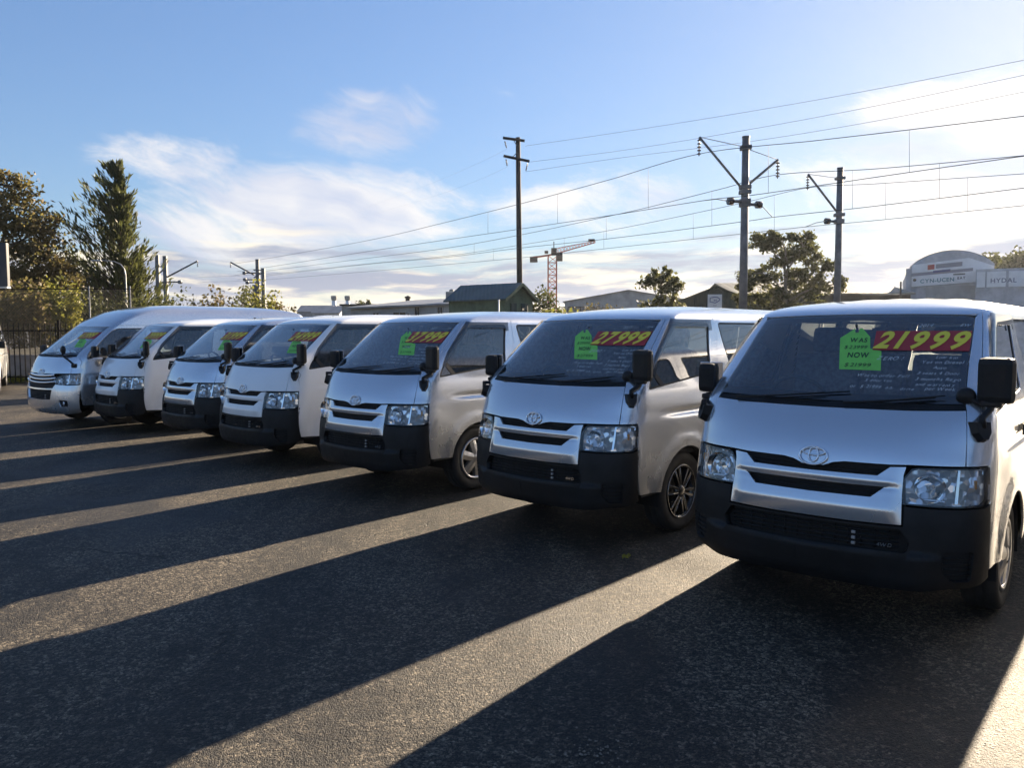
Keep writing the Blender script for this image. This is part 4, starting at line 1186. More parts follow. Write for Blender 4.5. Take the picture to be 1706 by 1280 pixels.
def vegetation():
    g = 'trees beyond the fence'
    p = at(-10, 560, 40)
    tree('gum_tree', 'big olive brown tree at the left edge beyond the fence', 'tree', g, Vector((p.x, 40, 0)), 10.0,
         [(-1.5, 0, 7.4, 2.2, 2, 1.6, 2600), (1.2, .2, 7.7, 1.2, 1.4, 1.5, 2000), (1.0, 0, 9.1, .8, 1.0, .6, 800), (2.6, -.2, 6.9, 1.0, 1.3, 1.0, 1200), (3.0, -.2, 5.6, 1.1, 1.4, 1.0, 1500), (.4, -.4, 5.4, 2.0, 1.6, 1.5, 2300),
          (-2.6, .4, 5.2, 2.0, 1.8, 1.7, 1800), (2.2, -.4, 4.2, 1.6, 1.4, 1.0, 1800), (3.6, 0, 4.2, .9, 1.2, .9, 1000), (-1.5, 0, 3.2, 1.9, 1.4, 1.2, 1700), (.4, 0, 3.0, 1.6, 1.3, 1.1, 1500), (2.4, 0, 2.6, 1.4, 1.2, 1.0, 1500)], 'leaf_olive', 'bark', .115, .24, .22, 1.9, 20, .22)
    c = at(202, 560, 43)
    conifer('tall dark conifer with upswept branches left of the rail masts', Vector((c.x, 43, 0)), 12.0, 4.9, 2.5)
    c = at(95, 540, 33)
    bush('shrub', 'sunlit yellow green shrub behind the chain link fence', 'shrub', 'shrubs behind the fences', Vector((c.x, 33, .35)), (1.1, .8, 1.75), 3800, 'leaf_shrub', .10)
    c = at(30, 540, 32)
    bush('shrub', 'shaded olive shrub at far left behind the fences', 'shrub', 'shrubs behind the fences', Vector((c.x, 32, .3)), (1.5, .8, 1.6), 3600, 'leaf_olive', .10)
    for px, lab, rx in ((160, 'dark low shrub under the conifer behind the chain link', 1.5), (235, 'dark low shrub right of the conifer trunk', 1.6)):
        c = at(px, 540, 36); bush('shrub', lab, 'shrub', 'shrubs behind the fences', Vector((c.x, 36, .2)), (rx, .9, 1.75), 3600, 'leaf_dark', .10)
    # half bare shrubs along the line between the far masts
    gs = 'straggly shrubs by the railway'
    for px, Y, r, n, leaf, lab in ((318, 52, (1.7, .9, 2.0), 420, 'leaf_dark', 'bare twiggy shrub right of the left rail mast'), (358, 50, (1.6, .9, 1.95), 1000, 'leaf_rust', 'brown leaved shrub in the middle between the rail masts'),
                                   (398, 52, (1.6, .9, 2.0), 650, 'leaf_dark', 'thin dark shrub left of the middle rail mast'), (412, 60, (1.5, .9, 2.55), 1700, 'leaf_gum', 'rounded green shrub against the middle rail mast'),
                                   (445, 56, (1.3, .9, 2.3), 1500, 'leaf_shrub', 'yellow green shrub just right of the middle rail mast'), (472, 55, (1.2, .8, 1.75), 1000, 'leaf_rust', 'small brown green shrub at right end of the row')):
        c = at(px, 540, Y); bush('shrub', lab, 'shrub', gs, Vector((c.x, Y, .35)), r, n, leaf, .15, 16)
    # right half
    c = at(1102, 540, 50)
    tree('gum_tree', 'small airy gum tree left of the dark green shed', 'tree', 'gum trees behind the vans', Vector((c.x, 50, 0)), 5.9,
         [(-.55, 0, 4.5, .75, .7, .8, 520), (.55, 0, 4.6, .75, .7, .75, 520), (0, 0, 5.2, .6, .6, .5, 380), (.95, 0, 3.3, .5, .6, .55, 300), (-.8, 0, 3.1, .55, .6, .5, 300), (.1, .1, 3.5, .6, .6, .6, 260), (-.2, 0, 2.2, 1.1, .6, .6, 520), (.8, 0, 2.2, .7, .6, .6, 320)], 'leaf_gum', 'bark', .16, .12, .2, 1.5, 10, .24)
    c = at(1308, 540, 56)
    tree('gum_tree', 'large spreading gum tree between the two rail masts', 'tree', 'gum trees behind the vans', Vector((c.x, 56, 0)), 8.6,
         [(-1.60, 0, 7.85, 1.10, 0.8, 0.63, 1088), (-0.34, 0, 8.35, 0.93, 0.8, 0.58, 896), (1.14, 0, 7.75, 0.93, 0.8, 0.73, 1024), (0.11, 0, 6.75, 1.16, 1, 0.73, 1152), (2.17, 0, 6.15, 1.04, 0.9, 1.05, 1152), (-1.37, 0, 5.75, 1.04, 0.9, 0.63, 896), (-2.51, 0.1, 5.25, 1.04, 0.8, 0.73, 1024), (0.68, 0, 5.35, 1.16, 1, 0.84, 1152),
          (2.28, 0, 4.55, 1.04, 0.9, 0.73, 896), (-1.03, 0, 4.05, 1.39, 1, 0.73, 1152), (-2.96, 0, 3.75, 0.81, 0.7, 0.63, 576), (1.03, 0, 3.65, 1.51, 1, 0.84, 1152), (3.76, 0, 5.05, 0.52, 0.6, 0.63, 486), (-1.71, 0, 2.55, 1.74, 0.9, 0.84, 1408), (0.91, 0, 2.45, 1.86, 0.9, 0.84, 1408), (2.96, 0, 2.55, 1.39, 0.8, 0.73, 768)], 'leaf_gum', 'bark_pale', .15, .22, .25, 1.6, 15, .21)
    for px, Y, r, n, leaf, lab in ((905, 52, (1.5, .8, 1.95), 2000, 'leaf_dark', 'dark bush at the right end of the green shed'), (928, 48, (1.6, .8, 1.35), 1800, 'leaf_shrub', 'yellow green bush at the foot of the crane'), (1000, 62, (3.2, .9, 1.75), 800, 'leaf_rust', 'bare brownish scrub before the pale warehouse'), (1150, 54, (1.3, .8, 1.4), 900, 'leaf_rust', 'brown scrub beside the dark green shed')):
        c = at(px, 540, Y); bush('shrub', lab, 'shrub', 'bushes behind the vans', Vector((c.x, Y, .3)), r, n, leaf, .15, 14)
    for px, top, Y, wd, lab in ((1640, 426, 125, 3.0, 'slim hazy gum tree behind the arched warehouse'), (1668, 424, 132, 4.2, 'rounded hazy gum tree behind the signboard wall'), (1698, 413, 128, 4.0, 'tallest hazy gum tree at the right edge'), (1800, 405, 120, 5.0, 'broad gum tree beyond the right edge'), (1920, 400, 112, 5.0, 'gum tree well beyond the right edge'), (2060, 395, 104, 5.0, 'gum tree farthest to the right beyond the frame')):  # trees past the right edge are unseen, added to cut bright sky in van reflections
        c = at(px, 540, Y); H = (552 - top) / 1309 * Y + 1.67
        tree('gum_tree', lab, 'tree', 'far gum trees at the right', Vector((c.x, Y, 0)), H, [(0, 0, H - 2.0, wd * .55, wd * .5, 1.8, 900), (-wd * .5, 0, H - 4.2, wd * .6, wd * .5, 1.8, 800), (wd * .5, 0, H - 3.8, wd * .6, wd * .5, 1.9, 800), (0, 0, H - 6, wd, wd * .6, 1.8, 900)], 'leaf_dark', 'bark_pale', .38, .3, .3, 1.4, 12, .25)
    c = at(607, 540, 140); tree('pine_tree', 'tiny dark pine above the long low building', 'tree', None, Vector((c.x, 140, 0)), 7.6, [(0, 0, 6.6, .9, .9, .9, 300), (0, 0, 5.2, 1.6, 1.4, .8, 400)], 'leaf_dark', 'bark', .35, .2, .3, 1.4, 8, .3)
    # far wooded ridge, one mass all round the northern side
    for nm, D_, hb, amp, x0, x1 in (('hills', 900, 20, 11, -1400, 1700),):
        xs = np.arange(x0, x1, 6.0); n = len(xs)
        h = hb + amp * (.5 * np.sin(xs * .004 + 1) + .3 * np.sin(xs * .011)) + rng.uniform(0, 2.6, n) + 2.0 * np.abs(np.sin(xs * .09))
        rows = [(D_, np.zeros(n)), (D_ + 40, h * .55 + rng.uniform(0, 2, n)), (D_ + 90, h), (D_ + 260, h * .6)]
        V = np.concatenate([np.stack([xs, np.full(n, y), z], -1) for y, z in rows]); i = np.arange(n - 1)
        F_ = np.concatenate([np.stack([r * n + i, r * n + i + 1, (r + 1) * n + i + 1, (r + 1) * n + i], -1) for r in range(3)])
        tag(mesh_obj(nm, V, F_, M['far_green']), kind='structure')


# ------------------------------------------------------------------ fences and the bank at the left
def left_side():
    FY = 25.5; x0, x1 = -19.6, -8.2
    root = thing('steel_fence', 'black steel picket fence behind the vans at left', 'fence', (x0, FY, 0))
    b = MB(); b.box(((x1 - x0) / 2, 0, .22), (x1 - x0, .045, .045)); b.build('rail', M['fence'], root)
    b = MB(); b.box(((x1 - x0) / 2, 0, 1.72), (x1 - x0, .045, .045)); b.build('rail', M['fence'], root)
    b = MB(); b.box((0, -.03, 1.0), (.026, .026, 1.86)); b.lathe([(.0, .06), (.012, .03), (.018, 0)], 6, 'z', (0, -.03, 1.93)); pk = b.build('picket', M['fence'], root)
    n = int((x1 - x0) / .17)
    for i in range(n):
        o = pk if i == 0 else pk.copy()
        if i: COL.objects.link(o)
        o.parent = root; o.location = (.08 + i * .17, 0, 0)
    b = MB(); b.box((0, 0, 1.02), (.075, .075, 2.04)); b.box((0, 0, 2.05), (.09, .09, .02)); ps = b.build('post', M['fence'], root)
    for i, x in enumerate((.0, 2.45, 4.9, 7.35, 9.8)):
        o = ps if i == 0 else ps.copy()
        if i: COL.objects.link(o); o.parent = root
        o.location = (x + .0, .05, 0)
    # chain link on the bank
    CY = 29.0; cx0, cx1, z0, z1 = -22.0, -13.9, .55, 3.25
    root = thing('chain_link_fence', 'tall chain link fence on the bank behind the black pickets', 'fence', (cx0, CY, 0))
    b = MB(); L = cx1 - cx0; s = .115; r = .0034
    k = int((L + (z1 - z0)) / s)
    for i in range(k):
        for dr in (1, -1):
            a = i * s
            if dr > 0: p, q = Vector((a - (z1 - z0), 0, z0)), Vector((a, 0, z1))
            else: p, q = Vector((a, .01, z0)), Vector((a - (z1 - z0), .01, z1))
            pts = sorted([p, q], key=lambda v: v.x)
            p, q = pts
            if q.x < 0 or p.x > L: continue
            if p.x < 0: p = p.lerp(q, -p.x / (q.x - p.x))
            if q.x > L: q = p.lerp(q, (L - p.x) / (q.x - p.x))
            b.bar(p, q, r * 2, r * 2)
    o = b.build('wire_mesh', M['wire_mesh'], root, fix=False); o['kind'] = 'stuff'
    b = MB(); b.tube([(0, 0, 0), (0, 0, 3.35)], .028, 8); ps = b.build('post', M['mast'], root)
    for i, x in enumerate((.3, 3.1, 6.5, 8.0)):
        o = ps if i == 0 else ps.copy()
        if i: COL.objects.link(o); o.parent = root
        o.location = (x, -.03, .0)
    b = MB(); b.tube([(0, 0, z1), (L, 0, z1)], .018, 6); b.build('top_rail', M['fence'], root)
    # retaining wall and grass strip
    b = MB(); b.box((-14.5, 27.0, .45), (16, .22, .90)); w = b.build('retaining_wall', M['wall_stone']); tag(w, 'low grey retaining wall seen through the black fence', 'wall')
    b = MB()
    for i in range(8): b.box((-21.5 + i * 2.0, 26.885, .45), (.02, .02, .88))
    b.build('joint', M['dark'], w)
    b = MB(); b.add([(-24, 25.75, .03), (-6, 25.75, .03), (-6, 26.9, .10), (-24, 26.9, .10)], [(0, 1, 2, 3)]); tag(b.build('verge', M['grass']), kind='structure')
    n = 2600; C = np.stack([rng.uniform(-21, -8, n), rng.uniform(25.7, 26.8, n), rng.uniform(.05, .16, n)], -1)
    V, F_ = leaf_cloud(C, .05, 3.2, np.tile(np.array([0, 0, 1.0]), (n, 1)))
    tag(mesh_obj('grass', V, F_, M['leaf_shrub']), 'dry grass strip between the black fence and the wall', 'grass', kind='stuff')
    xs = np.linspace(-60, 0, 40); V, F_ = [], []
    for i, x in enumerate(xs):
        V += [(x, 27.1, .86), (x, 29.5, 1.0 + .15 * math.sin(x)), (x, 36, .6), (x, 62, .2)]
    for i in range(39): F_ += [(4 * i + j, 4 * i + 4 + j, 4 * i + 5 + j, 4 * i + 1 + j) for j in range(3)]
    b = MB(); b.add(V, F_, True); tag(b.build('bank', M['soil']), kind='structure')
    # dark sign panel at the edge of the picture
    p = at(12, 405, 24.0); q = at(12, 478, 24.0)
    root = thing('pole_sign', 'dark signboard on a post at the left edge', 'sign', (p.x - 1.1, 24.0, 0))
    b = MB(); b.box((0, 0, (p.z + q.z) / 2), (2.2, .14, p.z - q.z), bev=.02); b.build('panel', M['board_dark'], root)
    b = MB(); b.box((0, -.01, q.z - .02), (2.2, .18, .05)); b.build('trim', M['galv'], root)
    b = MB(); b.tube([(-.3, 0, 0), (-.3, 0, q.z)], .09, 10); b.build('post', M['galv'], root)
    # street lamp
    Y = 37; p = at(211, 512, Y); t = at(211, 458, Y)
    root = thing('street_lamp', 'curved pale street lamp in front of the conifer', 'street lamp', (p.x, Y, 0))
    b = MB(); h = t.z; b.tube([(0, 0, 0), (0, 0, h * .6), (0, 0, h), (-.05, 0, h + .28), (-.22, 0, h + .5), (-.5, 0, h + .62), (-1.1, 0, h + .68)], [.06, .045, .032, .028, .025, .022, .022], 8); b.build('pole', M['galv'], root)
    b = MB(); b.box((-1.32, 0, h + .66), (.45, .16, .08), bev=.03); b.build('lamp_head', M['galv'], root)


# ------------------------------------------------------------------ power pole, railway masts and wires
RD = Vector((-.57, .8216, 0)).normalized()
TR = [(at(1165, 300, 27.6).x, 27.6), (at(1296, 300, 27.9).x, 27.9), (at(1344, 300, 33.2).x, 33.2)]       # a point of each track's wire plane


def on_plane(px, py, k):
    d = pix_dir(px, py); x0, y0 = TR[k]; n = Vector((RD.y, -RD.x))
    t = (n.x * x0 + n.y * y0) / (n.x * d.x + n.y)
    return Vector((d.x * t, t, CAM_H + d.z * t))


def insulator(b, top, L=.55, r=.06, n=5):
    top = Vector(top); b.tube([top, top - Vector((0, 0, L))], .018, 6)
    for i in range(n):
        z = top.z - L * (i + .7) / (n + .4)
        b.lathe([(.015, .03), (r, .0), (r * .9, -.02), (.015, -.012)], 10, 'z', (top.x, top.y, z))


def mast(px, top_py, Y, label, arms, group):
    p = at(px, 560, Y); H = at(px, top_py, Y).z
    root = thing('railway_mast', label, 'railway mast', (p.x, Y, 0), group=group)
    o = Vector((p.x, Y, 0))
    b = MB(); b.tube([(0, 0, 0), (0, 0, H)], [.155, .125], 12); b.lathe([(.0, .02), (.14, .02), (.14, -.04)], 12, 'z', (0, 0, H)); b.build('post', M['mast'], root)
    for tip, foot_z, tie_z, reg, reg_z in arms:
        tip = Vector(tip) - o
        b = MB(); b.tube([(0, 0, foot_z), tip], .045, 8); b.box((0, 0, foot_z), (.36, .36, .14), bev=.02); b.build('arm', M['mast'], root)
        b = MB(); b.tube([tip, (0, 0, tie_z)], .012, 5); b.box((0, 0, tie_z), (.34, .34, .12), bev=.02); b.build('tie_rod', M['mast'], root)
        b = MB(); insulator(b, tip + Vector((0, 0, -.03)), .62, .075); b.build('insulator', M['insul'], root)
        if reg is not None:
            reg = Vector(reg) - o; s = Vector((0, 0, reg_z)); d = (Vector((reg.x, reg.y, 0))).normalized(); m = s + d * .50
            b = MB(); b.tube([s, m], .055, 8); b.box(s, (.34, .34, .2), bev=.03); b.build('bracket', M['mast'], root)
            b = MB(); b.tube([m - d * .04, m + d * .14], .13, 12); b.build('drum_insulator', M['insul'], root)
            b = MB(); b.tube([m + d * .14, m.lerp(reg, .55) + Vector((0, 0, .06)), reg], .015, 5); b.build('registration_arm', M['mast'], root)
    return root


def wire(name, label, pts, r, m='wire', group=None, seg=8, droppers=None):
    P = [Vector(p) for p in pts]; out = []
    for i in range(len(P) - 1):                                   # smooth run through the supports
        a, b_, c, d = P[max(i - 1, 0)], P[i], P[i + 1], P[min(i + 2, len(P) - 1)]
        for j in range(seg):
            t = j / seg
            out.append(.5 * ((2 * b_) + (c - a) * t + (2 * a - 5 * b_ + 4 * c - d) * t * t + (3 * b_ - a - 3 * c + d) * t**3))
    out.append(P[-1])
    if name == 'overhead_wire':                                       # runs on past the frame to the next support
        e0 = (out[0] - out[1]).normalized(); out.insert(0, out[0] + e0 * 26)
    if name == 'power_line':
        e1 = (out[-1] - out[-2]).normalized(); out.append(out[-1] + e1 * 30)
    b = MB(); b.tube(out, r, 5); o = b.build(name, M[m]); tag(o, label, 'cable', group)
    for q0, q1 in droppers or []:
        b = MB(); b.tube([q0, q1], .006, 4); b.build('dropper', M['wire'], o)
    return o


def railway():
    # timber power pole
    Y = 47.0; p = at(867, 560, Y); t = at(863, 229, Y)
    root = thing('power_pole', 'tall dark timber power pole behind the green shed', 'power pole', (p.x, Y, 0))
    off = t.x - p.x; H = t.z; b = MB(); b.tube([(0, 0, 0), (off * .5, 0, H * .5), (off, 0, H)], [.19, .165, .135], 12); b.build('post', M['timber'], root)
    def rel(px, py): v = at(px, py, Y); return Vector((v.x - p.x, -.22, v.z))
    for l, r_ in (((838, 231), (874, 236)), ((839, 261), (882, 270))):
        b = MB(); b.bar(rel(*l), rel(*r_), .11, .14); b.build('crossarm', M['timber'], root)
    for a, c in (((855, 234), (861, 244)), ((854, 263), (861, 256))):
        b = MB(); b.bar(rel(*a), rel(*c), .04); b.build('brace', M['mast'], root)
    for a, c in (((841, 236), (844, 248)), ((843, 266), (845, 278)), ((879, 273), (876, 286))):
        q0, q1 = rel(*a), rel(*c); b = MB(); b.tube([q0, q1], .022, 6)
        for i in range(4):
            m = q0.lerp(q1, .2 + .2 * i); b.lathe([(.02, .03), (.06, 0), (.02, -.03)], 8, 'z', m)
        b.build('insulator', M['insul'], root)
    g = 'power lines from the timber pole'
    for pts, lab, r in (([(875, 243, 47), (1040, 219, 41), (1240, 187, 35), (1450, 150, 30), (1720, 97, 25)], 'topmost thin power line running from the timber pole to the right', .008),
                        ([(880, 270, 47), (1040, 250, 41), (1240, 217, 35), (1450, 178, 30), (1720, 122, 25)], 'second thin power line from the timber pole to the right', .008),
                        ([(876, 286, 47), (1040, 262, 41), (1240, 237, 35), (1450, 203, 30), (1720, 150, 25)], 'lowest thin power line from the timber pole to the right', .008),
                        ([(845, 248, 47), (790, 275, 55), (720, 305, 68), (640, 335, 90)], 'thin power line from the pole top away to the left', .0035),
                        ([(845, 278, 47), (790, 303, 55), (720, 328, 68), (640, 352, 90)], 'lower thin power line from the pole away to the left', .0035)):
        wire('power_line', lab, [at(*q) for q in pts], r, 'wire_thin', g)
    # near masts
    tip1, tip2, tip3 = on_plane(1165, 228, 0), on_plane(1296, 266, 1), on_plane(1346, 290, 2)
    reg1, reg2, reg3 = on_plane(1173, 334, 0), on_plane(1287, 362, 1), on_plane(1342, 378, 2)
    mast(1237, 228, 27.75, 'tall steel rail mast with two raised arms left of the big gum tree', [(tip1, at(1237, 320, 27.75).z, at(1237, 245, 27.75).z, reg1, at(1237, 336, 27.75).z), (tip2, at(1237, 312, 27.75).z, at(1237, 247, 27.75).z, reg2, at(1237, 340, 27.75).z)], 'railway masts behind the vans')
    mast(1393, 280, 33.5, 'steel rail mast with one raised arm right of the big gum tree', [(tip3, at(1393, 358, 33.5).z, at(1393, 297, 33.5).z, reg3, at(1393, 369, 33.5).z)], 'railway masts behind the vans')
    # wires of the three tracks: messenger and contact wire, with droppers
    def run(k, pts): return [on_plane(px, py, k) for px, py in pts]
    m1 = [(1740, 189), (1515, 216), (1360, 234), (1166, 256), (1020, 298), (929, 323), (861, 341), (740, 371), (606, 402), (432, 433), (385, 440)]
    c1 = [(1740, 255), (1515, 287), (1344, 312), (1246, 326), (1173, 334), (1010, 360), (870, 381), (740, 400), (606, 420), (440, 446), (395, 452)]
    m2 = [(1740, 256), (1461, 281), (1296, 291), (1200, 315), (1077, 346), (1010, 361), (869, 391), (740, 414), (606, 431), (440, 452), (390, 459)]
    c2 = [(1740, 309), (1461, 343), (1389, 351), (1287, 362), (1232, 370), (1020, 397), (860, 414), (740, 429), (606, 441), (440, 460), (395, 466)]
    m3 = [(1740, 287), (1461, 306), (1345, 313), (1219, 342), (1020, 383), (861, 409), (740, 427), (606, 440), (440, 457), (330, 462)]
    c3 = [(1740, 339), (1461, 367), (1342, 378), (1232, 390), (1020, 413), (863, 430), (740, 441), (606, 453), (440, 466), (330, 471)]
    g = 'railway overhead wires'
    def y_at(pts, px):
        a = sorted(pts); return float(np.interp(px, [q[0] for q in a], [q[1] for q in a]))
    labs = [('catenary wire', 'highest sagging catenary wire from the left arm of the tall mast'), ('contact wire', 'contact wire held by the left bracket of the tall mast'), ('catenary wire', 'catenary wire hung from the right arm of the tall mast'), ('contact wire', 'contact wire held by the right bracket of the tall mast'), ('catenary wire', 'catenary wire hung from the arm of the single arm mast'), ('contact wire', 'lowest contact wire held by the bracket of the single arm mast')]
    dps = {0: (1515, 1280, 1080, 929, 813), 2: (1565, 1420, 1186, 1010, 790), 4: (1612, 1475, 1290, 1155, 1006, 940, 822)}
    for i, (k, pts) in enumerate(((0, m1), (0, c1), (1, m2), (1, c2), (2, m3), (2, c3))):
        dr = None
        if i in dps:
            cc = (c1, c2, c3)[k]; dr = [(on_plane(px, y_at(pts, px), k), on_plane(px, y_at(cc, px), k)) for px in dps[i]]
        wire('overhead_wire', labs[i][1], run(k, pts), .0115, 'wire', g, droppers=dr)
    # far masts: paired columns with lattice bracing
    def far(px, top, Y, label, tip, foot, reg, cols):
        p = at(px, 560, Y); root = thing('railway_mast', label, 'railway mast', (p.x, Y, 0), group='far railway masts at left')
        H = at(px, top, Y).z
        for dx, hh in cols:
            b = MB(); b.box((dx, 0, H * hh / 2), (.30, .30, H * hh)); b.build('post', M['mast'], root)
        b = MB()
        for i in range(9):
            z = H * .2 + i * H * .085; b.bar((cols[0][0], -.16, z), (cols[-1][0], -.16, z + (.5 if i % 2 else 0)), .10, .10)
        b.build('lattice', M['mast'], root)
        tp = at(*tip, Y) - Vector((p.x, Y, 0)); fz = at(px, foot, Y).z
        b = MB(); b.tube([(cols[-1][0] if tp.x > 0 else cols[0][0], 0, fz), tp], .07, 6); b.build('arm', M['mast'], root)
        b = MB(); insulator(b, tp, .5, .08, 4); b.build('insulator', M['insul'], root)
        for rp in reg:
            q = at(*rp, Y) - Vector((p.x, Y, 0)); b = MB(); b.tube([(0, 0, q.z), q], .06, 6); b.box(q, (.3, .3, .3), bev=.08); b.build('bracket', M['mast'], root)
    far(272, 425, 66, 'far twin column rail mast beside the conifer', (329, 435), 463, [(300, 470)], [(-.28, 1), (.36, .99)])
    far(436, 432, 72, 'far rail mast of three columns standing among the shrubs', (384, 437), 458, [(407, 455), (408, 466), (412, 471)], [(-.55, .72), (-.22, 1), (.28, .90)])


# ------------------------------------------------------------------ buildings behind
def wall_window(root_part, c, w, h, nrm, frame='white_wall'):
    """recess box with pane, on a wall facing nrm"""
    rz = math.atan2(nrm[1], nrm[0]) - math.pi / 2; rot = Matrix.Rotation(rz, 3, 'Z'); c = Vector(c); n = Vector((nrm[0], nrm[1], 0)).normalized()
    b = MB()
    for dx, dz, sx, sz in ((0, h / 2, w + .12, .06), (0, -h / 2, w + .12, .06), (-w / 2, 0, .06, h), (w / 2, 0, .06, h), (0, 0, .04, h)):
        b.box(c + n * .03 + rot @ Vector((dx, 0, dz)), (sx, .08, sz), rot)
    o = b.build('window', M[frame], root_part)
    b = MB(); b.box(c + n * .006, (w, .03, h), rot); b.build('pane', M['window_dark'], o)


def gable_building(name, label, cat, origin, u, L, Wd, eave, ridge, wall_m, roof_m, over=.25, rib=False):
    """origin: a ground corner; u: unit vector along the ridge; the gable end spans Wd to the right of u reversed"""
    u = Vector((u[0], u[1], 0)).normalized(); v = Vector((-u.y, u.x, 0)) * -1
    root = thing(name, label, cat, origin)
    P = lambda a, c, z: u * a + v * c + Vector((0, 0, z))
    b = MB()
    vs = [P(0, 0, 0), P(0, Wd, 0), P(L, Wd, 0), P(L, 0, 0), P(0, 0, eave), P(0, Wd, eave), P(L, Wd, eave), P(L, 0, eave), P(0, Wd / 2, ridge), P(L, Wd / 2, ridge)]
    b.add(vs, [(0, 1, 5, 8, 4), (1, 2, 6, 5), (2, 3, 7, 9, 6), (3, 0, 4, 7)]); w = b.build('wall', M[wall_m], root)
    for s in (0, 1):
        b = MB(); e = over; dz = (ridge - eave) / (Wd / 2) * e
        c0, c1 = (-e, Wd / 2) if s == 0 else (Wd + e, Wd / 2)
        q = [P(-e, c0, eave - dz + .02), P(L + e, c0, eave - dz + .02), P(L + e, c1, ridge + .02), P(-e, c1, ridge + .02)]
        b.add(q + [p + Vector((0, 0, .08)) for p in q], [(0, 1, 2, 3), (7, 6, 5, 4), (0, 4, 5, 1), (1, 5, 6, 2), (2, 6, 7, 3), (3, 7, 4, 0)]); b.build('roof', M[roof_m], root)
    return root, w, P, v, u


def flat_text(s, size, m, parent, origin, rt, nrm, bold=.02, name='lettering'):
    V, F_, adv = text_mesh(s, size, 0, bold); rt = Vector(rt).normalized(); n = Vector(nrm).normalized(); o = Vector(origin)
    return mesh_obj(name, [o + rt * x + Vector((0, 0, y)) + n * .03 for x, y in V], F_, M[m], parent)


